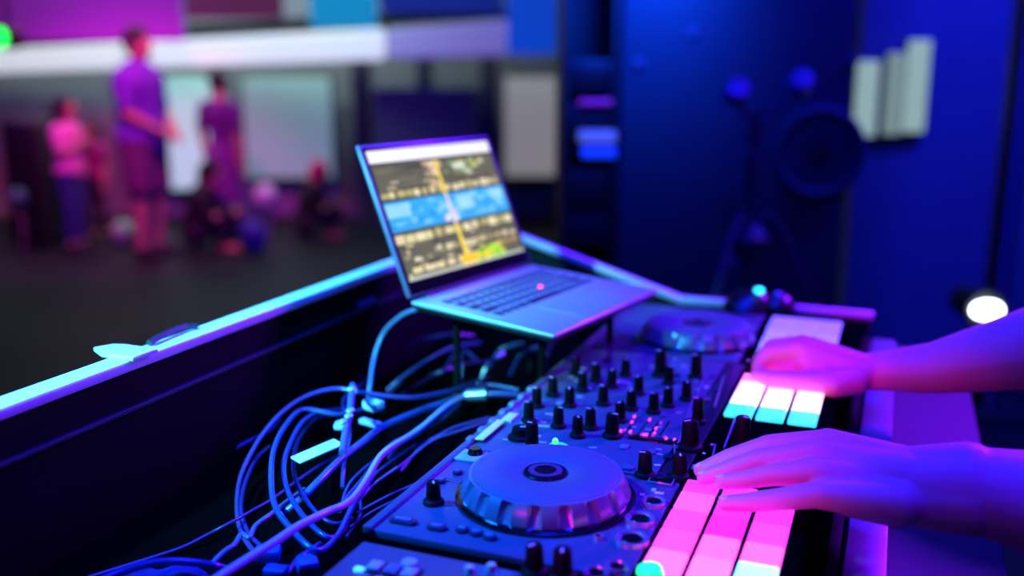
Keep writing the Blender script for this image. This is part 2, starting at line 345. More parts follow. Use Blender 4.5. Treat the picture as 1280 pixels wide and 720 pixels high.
# equipment rack left of it
xr0, _ = latz(704, 0, 3.1); xr1, _ = latz(777, 0, 3.1)
rk = empty('equipment_rack', RM((xr0+xr1)/2, 3.1, FLOOR), 'narrow black equipment rack with small glowing devices beside the loudspeaker', 'rack'); face_room(rk)
w = xr1-xr0-.005
mb = MB(); mb.box(-w/2, -w/2+.02, 0, .5, 0, 2.2, .003); mb.box(w/2-.02, w/2, 0, .5, 0, 2.2, .003); mb.box(-w/2, w/2, .48, .5, 0, 2.2, .003); mb.box(-w/2, w/2, 0, .5, 0, .03, .003); mb.box(-w/2, w/2, 0, .5, 2.17, 2.2, .003)
mb.build('frame', m_dark, rk)
for pyy, hh, c, e, nm in ((95, .10, '101018', 0, 'shelf_unit'), (150, .10, '12121c', 0, 'shelf_unit'), (240, .14, '0e0e14', 0, 'shelf_unit'), (290, .1, '15101c', 0, 'shelf_unit')):
    z = latz(740, pyy, 3.1)[1]-FLOOR
    u = MB().box(-w/2+.02, w/2-.02, .02, .4, z-hh/2, z+hh/2, .004).build(nm, mat('rack_'+c, c, .45), rk)
z = latz(740, 128, 3.07)[1]-FLOOR; MB().box(-w/2+.05, w/2-.02, -.002, .02, z-.006, z+.008, .003).build('light_strip', mat('pink_strip', 'c040a0', .5, emit='b02890', es=.35), rk)
z = latz(740, 176, 3.07)[1]-FLOOR; MB().box(-w/2+.05, w/2-.005, -.01, .03, z-.008, z+.03, .006).build('display', mat('pale_disp', '8090b0', .5, emit='8898c0', es=.25), rk)
z = latz(740, 190, 3.07)[1]-FLOOR; MB().box(-w/2+.06, w/2-.005, -.012, .03, z-.02, z+.012, .006).build('display', mat('blue_disp', '2060e0', .5, emit='1848d8', es=.6), rk)
# tripod lamp stand in front
sp = RM(latz(937, 300, 2.75)[0], 2.75, FLOOR)
ts = empty('lamp_stand', sp, 'tripod lamp stand with two small lamps on a forked top, before the big loudspeaker', 'stand'); face_room(ts)
m_st = mat('stand_metal', '26263c', .5, .3)
zs = lambda py: latz(937, py, 2.75)[1]-FLOOR
MB().tube([(0, 0, zs(330)), (0, 0, zs(140))], .012, 12, 0).build('pole', m_st, ts)
for py in (165, 205, 228): MB().lathe([(.014, -.025), (.024, -.02), (.024, .02), (.014, .025)], 16, Matrix.Translation((0, 0, zs(py)))).build('clamp', m_st, ts)
hub = MB().lathe([(.013, -.05), (.045, -.04), (.06, 0), (.04, .03), (.013, .045)], 20, Matrix.Translation((0, 0, zs(297)))).build('hub', m_st, ts)
for k in range(3):
    a = R(90+120*k+15); c, s = math.cos(a), math.sin(a)
    MB().tube([(0, 0, zs(290)), (.1*c, .1*s, zs(296)), (.45*c, .45*s, .02)], .011, 8, 4).build('leg', m_st, ts)
fk = MB().tube([(-.06, 0, zs(118)), (-.035, 0, zs(140)), (0, 0, zs(148)), (.05, 0, zs(135)), (.11, 0, zs(108))], .009, 8).build('fork', m_st, ts)
for q, (x, py) in enumerate(((-.062, 114), (.112, 103))):
    MB().lathe([(0, .03), (.03, .025), (.038, -.02), (.032, -.03), (0, -.026)], 20, Matrix.Translation((x, -.02, zs(py))) @ Matrix.Rotation(R(60), 4, 'X')).build('lamp_head', mat('lamp_shell', '5a5aa0', .35, .3), ts)

# ------------------------------------------------------------------ right side: blue wall with glazed openings, post, floor lamp
m_bw = mat('blue_partition', '5a5a70', .7, bump=.2, bscale=30)
DR = 4.6
x0r, _ = latz(1082, 0, DR)
quad_slab('wall_partition', [RM(x0r, DR, FLOOR), RM(4.9, DR, FLOOR), RM(4.9, DR, CEIL), RM(x0r, DR, CEIL)], .12, m_bw)
for n, (a, b_, c_, d_) in enumerate([(1073, 1100, 76, 170), (1111, 1133, 66, 168), (1137, 1164, 50, 165)]):
    fr = wallbox('window_%d' % (4+n), a-2, b_+2, c_-2, d_+2, DR-.03, .05, mat('dark_blue_frame', '30405a', .6), None, .008, 'structure')
    pane = wallbox('pane', a, b_, c_, d_, DR-.06, .02, mat('pale_glass_%d' % n, '20282a', .4, emit=('a8c8c8', '8aa4a0', 'a8c8c4')[n], es=.7), None, .004); pane.parent = fr; pane.location -= fr.location
tp = empty('truss_post', RM(latz(1256, 300, 3.7)[0], 3.7, FLOOR), 'dark upright metal post with a bright blue edge at the right side', 'post'); face_room(tp)
MB().box(-.035, -.006, 0, .06, 0, 3.4, .006).build('upright', mat('dark_upright', '101026', .5), tp)
MB().tube([(.004, 0, 0), (.004, 0, 3.4)], .009, 12, 0).build('bright_tube', mat('blue_tube', '8080d0', .3, .4), tp)
MB().box(.014, .04, 0, .06, 0, 3.4, .006).build('upright', mat('dark_upright', '101026', .5), tp)
MB().box(-.15, .15, -.1, .16, 0, .02, .004).build('base_plate', m_dark, tp)
LP = PD(1233, 387, 3.0)
fl = empty('spot_lamp', Vector((LP.x, LP.y, FLOOR)), 'small spot lamp with a brilliant white lens shining at the camera past the far arm', 'lamp'); fl.rotation_euler.z = math.atan2(RT.y, RT.x)
zl = LP.z-FLOOR
MB().ell((0, -.005, zl), (.048, .02, .026)).build('lens', mat('white_led', 'ffffff', .3, emit='e8f4ff', es=14), fl)
MB().lathe([(.0, .16), (.05, .16), (.06, .05), (.062, .0), (.052, 0), (.05, .05), (0, .06)], 28, Matrix.Translation((0, 0, zl)) @ Matrix.Rotation(R(-90), 4, 'X')).build('housing', m_dark, fl)
MB().tube([(0, .08, zl-.05), (0, .08, .01)], .014, 10, 0).build('pole', m_dark, fl)
MB().lathe([(0, .02), (.13, .015), (.14, 0), (0, 0)], 28, Matrix.Translation((0, .08, 0))).build('base', m_dark, fl)

# ------------------------------------------------------------------ table and flight case
m_alu = mat('aluminium_rail', 'd6d8e0', .5, .25, bump=.15, bscale=400)
m_case = mat('black_laminate', '08080c', .7, bump=.4, bscale=300, spec=.1)
tb = empty('table', (.05, .25, FLOOR), 'black table carrying the open flight case', 'table')
MB().box(-.47, .47, -.75, .85, -.03, 0, .004, Matrix.Translation((0, 0, -FLOOR-.082))).build('table_top', mat('table_top', '1c1a28', .6), tb)
for sx in (-1, 1):
    for sy in (-1, 1):
        MB().tube([(sx*.42, sy*.7, 0), (sx*.42, sy*.7, .835)], .02, 12, 0).build('leg', mat('leg_metal', '303038', .4, .7), tb)
CX0, CX1, CY0, CY1, ZF, ZT = -.305, .372, -.40, .965, -.078, .10
fc = empty('flight_case', (0, .28, ZF), 'open black flight case with bright metal edging holding the controller and cables', 'flight case')
def fcp(mb, n, m, lab=None):
    o = mb.build(n, m, fc); o.location = -fc.location
    if lab: o['label'] = lab
    return o
fcp(MB().box(CX0, CX1, CY0, CY1, ZF, ZF+.012, .001), 'floor_panel', mat('foam_lining', '040406', .9, bump=.8, bscale=200, spec=.0))
fcp(MB().box(CX0-.012, CX0, CY0, CY1, ZF, ZT-.004, .001), 'back_panel', m_case)
side = [(CX0-.012, ZF), (CX1, ZF), (CX1, -.006), (.063, -.006), (-.30, .115-.012), (CX0-.012, .115-.012)]
for y, dy in ((CY0-.012, .012), (CY1, .012)):
    fcp(MB().prism([(a, b_) for a, b_ in side], 0, dy, 0, Matrix.Translation((0, y+dy, 0)) @ Matrix.Rotation(R(90), 4, 'X')), 'side_panel', mat('blue_black_side', '0c0c18', .6, bump=.3, spec=.2))
fcp(MB().box(CX1-.01, CX1, CY0, CY1, ZF, -.036, .001), 'front_panel', m_case)
# rails
def rail(pts, w=.024, t=.012):
    mb = MB()
    for a, b_ in zip(pts, pts[1:]):
        a = Vector(a); b_ = Vector(b_); d = (b_-a); L = d.length; d.normalize()
        s = d.cross(Vector((0, 0, 1))).normalized(); n = s.cross(d)
        Mx = Matrix((d, s, n)).transposed().to_4x4(); Mx.translation = a
        mb.box(-.004, L+.004, -w/2, w/2, -t, 0, .003, Mx)
    return mb
fcp(rail([(CX0-.006, CY0, ZT), (CX0-.006, CY1, ZT)], .029), 'edge_rail', m_alu)
for y in (CY0-.006, CY1+.006):
    fcp(rail([(-.305, y, .116), (.063, y, .003), (CX1, y, .003)], .018, .012), 'edge_rail', m_alu)
fcp(rail([(CX1+.022, CY0, -.04), (CX1+.022, CY1, -.04)], .036, .035), 'edge_rail', mat('front_rail', '7a7c90', .45, .5))
fcp(MB().box(CX0, CX0+.006, CY0, CY1, .046, .051, .001), 'ledge_strip', mat('ledge', '2a3040', .5, .3))
# catch on the rail
lt = PZ(175, 442, ZT+.002)
mb = MB()
poly = []
for k in range(9): a = math.pi*k/8; poly.append((-.02+.02*math.cos(math.pi/2+a)-.0, .016*math.sin(math.pi/2+a)))
lat = fcp(MB().prism([(-.036, -.006), (-.012, -.02), (.028, -.02), (.03, .014), (-.012, .016), (-.026, .012)], 0, .005, .0015, Matrix.Translation(Vector((CX0-.014, lt.y, ZT))) @ Matrix.Rotation(R(0), 4, 'Z')), 'catch', m_alu)
hd = MB().tube([Vector((CX0-.010, lt.y+.03, ZT+.004)), Vector((CX0-.014, lt.y+.06, ZT+.006)), Vector((CX0-.016, lt.y+.09, ZT+.006)), Vector((CX0-.010, lt.y+.105, ZT+.004))], .0035, 8).build('catch_handle', mat('dark_catch', '30404a', .4, .6), lat)
hd.location = (0, 0, 0)
# screws on the wall
for px, py in ((470, 385),):
    q = PY(px, py, .52); fcp(MB().box(CX0, CX0+.01, .50, .545, .05, .062, .003), 'inner_catch', mat('inner_catch', '50508a', .4, .4))

# ------------------------------------------------------------------ DJ controller
CZ = 0.0
m_body = mat('controller_body', '040406', .8, bump=.3, bscale=300, spec=0)
m_plate = mat('controller_plate', '464f6c', .3, .15, bump=.12, bscale=500)
m_plate2 = mat('controller_plate_dark', '1e2030', .3, .2, bump=.12, bscale=500)
m_gloss = mat('gloss_black', '06060a', .18, 0, coat=.5)
m_rub = mat('black_rubber', '050507', .6, spec=.12)
ctl = empty('dj_controller', (.17, .45, ZF+.012), 'long black DJ controller with two jog wheels, mixer knobs and glowing pads', 'dj controller')
def cp(mb, n, m, parent=None, lab=None):
    o = mb.build(n, m, parent or ctl); o.location = -ctl.location if not parent else (0, 0, 0)
    if lab: o['label'] = lab
    return o
cp(MB().box(-.002, .348, .0, .905, ZF+.012, -.006, .004), 'body', m_body)
cp(MB().box(.0, .226, .002, .194, -.008, 0, .0015), 'deck_plate', m_plate)
cp(MB().box(.0, .20, .200, .61, -.008, 0, .0015), 'mixer_plate', m_plate)
cp(MB().box(.0, .214, .616, .903, -.008, 0, .0015), 'deck_plate', m_plate)
cp(MB().box(.202, .226, .200, .61, -.008, -.0005, .001), 'fader_plate', m_plate2)
cp(MB().box(.228, .345, .002, .385, -.008, -.001, .001), 'pad_plate', m_body)
cp(MB().box(.228, .345, .388, .903, -.008, -.001, .001), 'pad_plate', m_body)
def jog(cx, cy, r, labl=None):
    o = Matrix.Translation((cx, cy, 0))
    base = cp(MB().lathe([(0, .0), (r*1.06, 0), (r*1.06, .003), (r*1.0, .005), (0, .005)], 72, o), 'jog_base', m_gloss)
    # fluted side ring
    b = bmesh.new(); n = 144; rings = []
    for q, (rr, z) in enumerate([(r*.99, .004), (r*1.0, .008), (r*.93, .020), (r*.90, .0235), (r*.86, .024)]):
        ring = []
        for k in range(n):
            a = 2*math.pi*k/n; dent = .0 if q in (0, 3, 4) else -.004*(1 if (k % 8) < 3 else 0)
            ring.append(b.verts.new(((rr+dent)*math.cos(a), (rr+dent)*math.sin(a), z)))
        rings.append(ring)
    for a, c in zip(rings, rings[1:]):
        for k in range(n): b.faces.new((a[k], a[(k+1) % n], c[(k+1) % n], c[k]))
    bmesh.ops.recalc_face_normals(b, faces=b.faces)
    mb = MB(); mb.add(b, o); j = cp(mb, 'jog_wheel', mat('jog_ring', '8a8ca4', .3, .55))
    cp(MB().lathe([(0, .022), (r*.84, .022), (r*.86, .0245), (r*.85, .025), (r*.30, .0245), (r*.27, .023), (0, .0225)], 72, o), 'platter', mat('jog_platter', '6c7690', .42, .6, bump=.1, bscale=900), j)
    cp(MB().lathe([(0, .0255), (r*.12, .0255), (r*.25, .0252), (r*.26, .0242)], 48, o), 'centre_display', mat('jog_centre', '14101c', .2), j)
    cp(MB().lathe([(r*.13, .0262), (r*.2, .0262), (r*.2, .0256), (r*.13, .0256)], 48, o @ Matrix.Scale(1, 4)), 'display_ring', mat('jog_display_ring', '5a2a5a', .4), j)
    return j
jog(.118, .118, .0775)
jog(.140, .715, .082)
def knob(x, y, r=.0066, h=.023, m=None, name='knob', tip=None):
    o = Matrix.Translation((x, y, 0))
    k = cp(MB().lathe([(0, .0005), (r*1.35, .0005), (r*1.3, .003), (r*.95, .005), (r*.9, h*.55), (r*.82, h*.93), (r*.7, h), (0, h)], 20, o), name, m or m_rub)
    cp(MB().box(-.0008, .0008, -r*.75, 0, h, h+.0006, 0, o @ Matrix.Rotation(random.uniform(-2, 2), 4, 'Z')), 'pointer', mat('white_mark', 'd8d8e8', .5), k)
    return k
KN = [(720, 468), (745, 477), (782, 470), (728, 489), (765, 484), (798, 493), (691, 495), (712, 508), (754, 506), (789, 512), (671, 509), (817, 516), (775, 527), (698, 534), (738, 536), (661, 527), (722, 546), (836, 480), (858, 500), (835, 508)]
for px, py in KN:
    v = PZ(px, py, 0); knob(v.x, v.y)
for px, py, r, h in [(650, 548, .010, .013), (665, 566, .0075, .032), (765, 546, .008, .026), (825, 470, .0085, .034), (870, 472, .008, .03), (872, 528, .007, .028), (862, 560, .010, .03), (927, 560, .009, .034), (806, 595, .0075, .024), (849, 597, .0075, .024), (542, 629, .0072, .021), (668, 716, .008, .024), (703, 722, .0085, .024), (937, 470, .007, .02)]:
    v = PZ(px, py, 0); knob(v.x, v.y, r, h)
# mixer fader slots and caps
for i, px in enumerate((786, 803, 818, 831)):
    a = PZ(px, 536, 0); 
    s = cp(MB().box(a.x-.0015, a.x+.0015, a.y-.025, a.y+.025, 0, .0006, 0), 'fader_slot', m_gloss)
# level meters: small pink leds
cpz = PZ(800, 548, 0)
dm = cp(MB().box(.150, .206, .285, .3, -.001, .0012, .0005), 'meter_window', m_gloss)
for i, (px, py) in enumerate([(776, 538), (781, 537), (788, 539), (790, 527), (802, 543), (805, 543), (808, 543), (816, 543), (818, 541), (820, 535), (831, 546), (833, 548), (793, 520), (826, 528), (843, 549), (812, 524)]):
    v = PZ(px, py, .0015); cp(MB().box(v.x-.0011, v.x+.0011, v.y-.0028, v.y+.0028, .0, .002, .0003), 'level_light', mat('pink_led%d' % (i % 3), 'ff50b0', .4, emit=('ff40a0', 'd02cc0', 'ff6090')[i % 3], es=(1.6, .5, 1.0)[i % 3]))
# white tick marks and screen-print
mk = MB()
for (px, py, l, w, a) in [(688, 518, .012, .003, 0), (680, 533, .012, .004, .2), (779, 478, .016, .006, .1), (848, 516, .006, .0015, 0), (741, 560, .008, .002, .3), (822, 582, .006, .004, .4), (720, 540, .008, .004, .3), (883, 484, .007, .004, 1.3), (868, 455, .008, .002, .2), (855, 458, .006, .003, .2), (700, 520, .006, .002, 0), (670, 545, .01, .004, .1), (676, 553, .012, .002, .1), (845, 596, .002, .008, .2), (890, 556, .003, .003, 0), (880, 567, .003, .003, 0)]:
    v = PZ(px, py, 0); mk.box(-l/2, l/2, -w/2, w/2, .0, .0007, 0, Matrix.Translation((v.x, v.y, 0)) @ Matrix.Rotation(a, 4, 'Z'))
for k in range(46):
    x = random.uniform(.02, .195); y = random.uniform(.21, .6); mk.box(-.003, .003, -.0006, .0006, 0, .0006, 0, Matrix.Translation((x, y, 0)))
cp(mk, 'printed_marks', mat('white_print', 'c8c8e0', .5))
# raised lane dividers in the right part of the mixer
for px0, py0, px1, py1 in [(861, 526, 882, 468), (846, 560, 866, 500), (905, 560, 928, 500), (888, 585, 894, 556), (893, 508, 905, 470), (845, 585, 843, 556)]:
    a = PZ(px0, py0, .002); b_ = PZ(px1, py1, .002); cp(MB().tube([a, b_], .0011, 6, 0), 'divider', mat('divider_metal', '9090b8', .3, .6))
for k, (px, py, l) in enumerate([(745, 455, .012), (760, 451, .012), (700, 505, .008), (830, 520, .008), (846, 470, .010), (856, 486, .007), (892, 470, .006), (896, 490, .006), (868, 500, .008), (884, 500, .007), (735, 575, .014), (760, 580, .012), (785, 586, .010), (826, 596, .008), (870, 586, .008), (905, 580, .007), (712, 572, .01), (780, 560, .008), (815, 566, .008), (835, 572, .008)]):
    v = PZ(px, py, 0); cp(MB().box(v.x-l/2, v.x+l/2, v.y-.005, v.y+.005, 0, .0028, .0009), 'small_button', mat('steel_button%d' % (k % 3), ('5a6490', '2a2e4c', '8890b8')[k % 3], .3, .4))
# back edge: rim, ports, yellow sticker
cp(MB().box(-.004, .004, .0, .905, -.004, .003, .001), 'back_rim', mat('rim_metal', '6c7088', .35, .6))
yl0 = PZ(604, 556, 0); cp(MB().box(.0, .010, .205, .268, .003, .0045, .0005, Matrix.Translation((.004, .012, 0))), 'sticker', mat('yellow_paper', 'd8d070', .7), None, 'pale yellow sticker strip')
cp(MB().box(.006, .018, .285, .31, .0, .003, .0005), 'sticker', mat('white_paper', 'c8c8dc', .7), None, 'white sticker')
mb = MB()
for k in range(7): mb.box(-.0035, .0035, .21+k*.03, .222+k*.03, .0028, .006, .001)
cp(mb, 'port_screws', mat('port_metal', 'a0a8c0', .3, .7))
cp(MB().box(.003, .03, .166, .193, .0, .002, .0005), 'corner_label', mat('pale_label', '9aa8d0', .5)); 
v = PZ(594, 569, 0); cp(MB().lathe([(0, .006), (.006, .006), (.0085, .0), (0, 0)], 20, Matrix.Translation((v.x, v.y, .002))), 'jack_socket', m_gloss)
v = PZ(697, 561, 0)
cp(MB().lathe([(.0, .001), (.009, .001), (.011, .003), (.009, .004), (.006, .003), (0, .003)], 24, Matrix.Translation((v.x, v.y, 0))), 'lit_ring', mat('green_ring', '60d8a0', .3, emit='30c890', es=.5))
v = PZ(694, 558, 0); cp(MB().ell((v.x, v.y, .006), (.003, .003, .003)), 'indicator', mat('green_ind', '60ff40', .4, emit='50ff30', es=2))
# deck buttons
def obtn(px, py, l, w, m, name='button', h=.003, rz=0):
    v = PZ(px, py, 0); poly = []
    for k in range(20):
        a = 2*math.pi*k/20; ex = (l-w)/2*(1 if math.cos(a) > 0 else -1); poly.append((ex+w/2*math.cos(a), w/2*math.sin(a)))
    return cp(MB().prism(poly, 0, h, .0006, Matrix.Translation((v.x, v.y, 0)) @ Matrix.Rotation(rz, 4, 'Z')), name, m)
m_btn = mat('blue_grey_button', '2a2c48', .35, .2); m_btn2 = mat('lilac_button', '74789c', .35, .3)
for px, py, l in [(504, 653, .026), (546, 661, .018), (578, 664, .012), (595, 668, .012), (612, 673, .013), (552, 603, .008), (572, 592, .01)]:
    o = obtn(px, py, l, .011, m_btn); cp_ = obtn(px, py, l*.6, .005, m_btn2, 'button_top', .0042); cp_.parent = o; cp_.location = (0, 0, 0)
def ringbtn(px, py, r, m, inner=m_gloss, h=.004):
    v = PZ(px, py, 0); o = cp(MB().lathe([(0, h*.6), (r*.72, h*.6), (r*.8, h), (r, h), (r*1.05, 0), (0, 0)], 28, Matrix.Translation((v.x, v.y, 0))), 'round_button', m)
    cp(MB().lathe([(0, h*.8), (r*.6, h*.8), (r*.68, h*.55), (r*.68, h*.1), (0, h*.1)], 24, Matrix.Translation((v.x, v.y, 0))), 'button_cap', inner, o); return o
m_ring = mat('chrome_ring', '9c9cc0', .25, .7)
for px, py, r in [(817, 630, .011), (800, 652, .013), (790, 677, .014), (870, 438, .007), (745, 720, .010), (771, 712, .009), (748, 674, .004)]: ringbtn(px, py, r, m_ring)
v = PZ(827, 602, 0); cp(MB().box(-.012, .012, -.009, .009, 0, .0025, .0008, Matrix.Translation((v.x, v.y, 0))), 'square_button', m_ring); cp(MB().box(-.0105, .0105, -.0075, .0075, .001, .003, .0008, Matrix.Translation((v.x, v.y, 0))), 'button_face', m_gloss)
mb = MB()
for (px, py, l, w) in [(817, 613, .004, .006), (824, 617, .008, .004), (803, 619, .004, .005), (838, 600, .003, .01), (790, 630, .003, .003)]:
    v = PZ(px, py, 0); mb.box(v.x-l/2, v.x+l/2, v.y-w/2, v.y+w/2, 0, .001, 0)
cp(mb, 'printed_marks', mat('white_print', 'c8c8e0', .5))
v = PZ(731, 661, 0); cp(MB().box(v.x-.005, v.x+.005, v.y-.003, v.y+.003, 0, .0022, .0005), 'indicator', mat('red_led', 'ff4060', .4, emit='ff2c50', es=1.5), None, 'red light')
# pads
def pad(x0, x1, y0, y1, c, es, name='pad'):
    e = srgb(c)
    m = mat('pad_'+c+str(es), c, .5, emit=c, es=es, vary=.03)
    return cp(MB().box(x0, x1, y0, y1, -.001, .0045, .0016, None, 3), name, m)
cx = [(.2325, .263), (.2675, .2975), (.302, .3325)]
rows = [(.016, .051), (.0545, .0895), (.093, .1285), (.132, .1685), (.1715, .2075)]
pinks = [['ff60c8', 'ff68d0', 'ff68c8'], ['ff40c8', 'ff58c8', 'ff58c0'], ['ff38d0', 'ff20b8', 'e038e8'], ['e048f0', 'd028e0', 'd02ce8'], ['c030e8', 'c030e8', 'c030e8']]
for r, (a, b_) in enumerate(rows):
    for c in range(3):
        if r == 4: continue
        if r == 3 and c == 0: y = (a, b_-.0)
        pad(cx[c][0], cx[c][1], a, b_, pinks[r][c], 2.2)
v0 = PZ(945, 722, 0)
for c in range(3):
    pad(cx[c][0], cx[c][1], .1715, .196, pinks[4][c], 1.8)
# bottom row: cyan-white pad and green round button
# (the last row sits under the front corner of the grid)
for c, (cc, s) in enumerate((('20d0c0', .0), ('60e0f0', .0), ('a0ffff', 2.2))):
    if s: 
        o = cp(MB().box(cx[c][0], cx[c][1], .016, .052, .0, .0055, .0016), 'pad', mat('pad_cyan_white', 'a0ffff', .5, emit='98ffff', es=1.8)); 
v = PZ(813, 716, 0); cp(MB().lathe([(0, .006), (.008, .0055), (.0105, .003), (.011, 0), (0, 0)], 28, Matrix.Translation((v.x, v.y, 0))), 'round_button', mat('green_button', '30ff80', .4, emit='18f860', es=1.5), None, 'green glowing button')
fr = [(.394, .432, '38e0e0', 1.25), (.434, .478, 'ffe4f0', 1.8), (.480, .522, 'ffb8dc', 2.0), (.524, .567, 'ff60c8', 2.8), (.569, .612, 'ff40c8', 3.0), (.614, .657, 'ff40d0', 2.6), (.659, .702, 'c0a8f4', 1.0)]
for a, b_, c, s in fr:
    for q in range(3): pad(cx[q][0], cx[q][1], a, b_, c, s)
for q in range(3): pad(cx[q][0]-.002, cx[q][1], .706, .79, 'a898f0', .7); pad(cx[q][0]-.004, cx[q][1], .794, .878, 'a090e8', .62)

# ------------------------------------------------------------------ second unit at the near end
un = empty('effects_unit', (.17, -.15, ZF+.012), 'second blue-lit control unit in the near corner of the case', 'effects unit')
def up_(mb, n, m, lab=None, parent=None):
    o = mb.build(n, m, parent or un); o.location = -un.location if not parent else (0, 0, 0)
    if lab: o['label'] = lab
    return o
up_(MB().box(.004, .345, -.30, -.016, ZF+.012, -.004, .005), 'body', m_body)
up_(MB().box(.008, .342, -.297, -.019, -.006, .0005, .002), 'top_plate', m_plate)
up_(MB().box(.030, .078, -.12, -.045, .0003, .0012, .0005), 'button_field', m_plate2)
for i in range(3):
    for j in range(2):
        up_(MB().box(.034+i*.015, .045+i*.015, -.062-j*.022, -.049-j*.022, .001, .004, .001), 'button', m_btn2 if (i+j) % 2 else mat('pale_button', 'a8a8c8', .5))
for px, py in ((587, 716), (614, 713)):
    v = PZ(px, py, 0); up_(MB().lathe([(0, .006), (.0035, .0055), (.004, .003), (.004, 0), (0, 0)], 16, Matrix.Translation((v.x, v.y, 0))), 'toggle', mat('cream_toggle', 'c8c0a8', .5))
v = PZ(512, 708, 0); up_(MB().lathe([(0, .005), (.006, .0045), (.007, .003), (.007, 0), (0, 0)], 20, Matrix.Translation((v.x, v.y, 0))), 'toggle', mat('pale_toggle', 'a0a8c8', .4))
v = PZ(449, 714, 0); up_(MB().box(v.x-.004, v.x+.004, v.y-.003, v.y+.003, 0, .003, .001), 'indicator', mat('cyan_ind', '80f0ff', .4, emit='60e0ff', es=1))

# ------------------------------------------------------------------ laptop and its stand
LO = Vector((-.173, .419, .093)); yaw = .177; ang = 2.037; tx = -.006; ty = -.071; w = .304; a_ = .695*w
hx = Vector((math.sin(yaw)*math.cos(tx), math.cos(yaw)*math.cos(tx), math.sin(tx))).normalized()
bx = Vector((math.cos(yaw)*math.cos(ty), -math.sin(yaw)*math.cos(ty), math.sin(ty))).normalized()
nx = bx.cross(hx).normalized(); bx = hx.cross(nx)
ML = Matrix((hx, -bx, nx)).transposed().to_4x4()      # local x along hinge, local -y toward user, z up
ML.translation = LO
ln = bpy.data.objects.new('laptop', None); col.objects.link(ln); ln.matrix_world = ML
tag(ln, 'open silver laptop showing music software, perched on a stand over the cables', 'laptop')
m_sil = mat('laptop_silver', 'b4b8c4', .36, .55, bump=.05, bscale=900)
def lp(mb, n, m, parent=None, lab=None, smooth=True):
    o = mb.build(n, m, parent or ln, smooth)
    if lab: o['label'] = lab
    return o
base = lp(MB().box(0, w, -a_, 0, -.005, 0, .0022, None, 3), 'base', m_sil)
lp(MB().box(.003, w-.003, -a_+.003, -.003, -.0125, -.004, .003, None, 3), 'bottom_shell', mat('bottom_shell', '08080e', .5, .2))
lp(MB().box(.018, w-.018, -.128, -.022, -.0002, .0004, .0), 'keyboard_tray', mat('tray_silver', '9ea4b2', .5, .4))
kk = MB()
ky0, kp = -.030, .0178
for r in range(5):
    xs = .021; 
    widths = {0: [1]*14, 1: [1.3]+[1]*12+[.9], 2: [1.6]+[1]*11+[1.6], 3: [2.1]+[1]*10+[2.1], 4: [1, 1, 1, 1.25, 5.2, 1.25, 1, .9, .9, .9]}[r]
    tot = sum(widths); u = (w-.042)/tot
    for q in widths:
        o = lp(MB().box(xs+.003, xs+q*u-.003, ky0-r*.0195-.0135, ky0-r*.0195+.0, .0004, .0016, .0005, None, 1), 'key', mat('black_key', '08101a', .5)); xs += q*u
lp(MB().box(w/2-.058, w/2+.058, -.203, -.134, 0, .0005, .0), 'touchpad', mat('touchpad', 'a2a8b6', .3, .4))
v = ML.inverted() @ PZ(675, 365, .08); lp(MB().lathe([(0, .0035), (.002, .003), (.003, .0015), (0, .0014)], 16, Matrix.Translation((v.x, v.y, 0))), 'red_glow_dot', mat('red_glow', 'ff4060', .4, emit='ff3060', es=5))  # red glow on the keyboard, put in as a small emissive dot
LID = Matrix.Rotation(-(ang-math.pi), 4, 'X')  # lid frame: closed lid lies along -y; opens by rotation
# lid local: x along hinge, y up the lid, z = screen normal
sy = Vector((0, -math.cos(ang), math.sin(ang)))
sn = Vector((1, 0, 0)).cross(sy)
Mlid = Matrix((Vector((1, 0, 0)), sy, sn)).transposed().to_4x4()
lid = bpy.data.objects.new('lid', None)
mb = MB(); mb.box(0, w, .004, a_, -.006, 0, .0025, Mlid, 3)
lid = lp(mb, 'lid', mat('lid_shell', '7c7c98', .35, .6))
mb = MB(); mb.box(.004, w-.004, .006, a_-.004, -.0003, .0006, .0003, Mlid)
lp(mb, 'bezel', mat('bezel', '050508', .25), lid)
lp(MB().lathe([(.0, 0), (.0045, 0), (.0045, w*.8), (0, w*.8)], 16, Matrix.Translation((w*.1, .001, -.001)) @ Matrix.Rotation(R(90), 4, 'Y')), 'hinge', mat('hinge_black', '0a0a10', .5))
# screen with drawn content (vertex colours -> emission)
NX, NY = 240, 150
sx0, sx1, sy0, sy1 = .0095, w-.0095, .024, a_-.0095
rng = np.random.default_rng(3)
img = np.zeros((NY, NX, 3)); img[:] = (.40, .39, .30)
def H(c): return np.array([int(c[i:i+2], 16)/255 for i in (0, 2, 4)])
U_ = np.arange(NX)/NX; V_ = np.arange(NY)/NY    # V from top
def rect(u0, u1, v0, v1, c, al=1):
    a, b, c0, d = int(u0*NX), max(int(u0*NX)+1, int(u1*NX)), int(v0*NY), max(int(v0*NY)+1, int(v1*NY)); img[c0:d, a:b] = img[c0:d, a:b]*(1-al)+H(c)*al
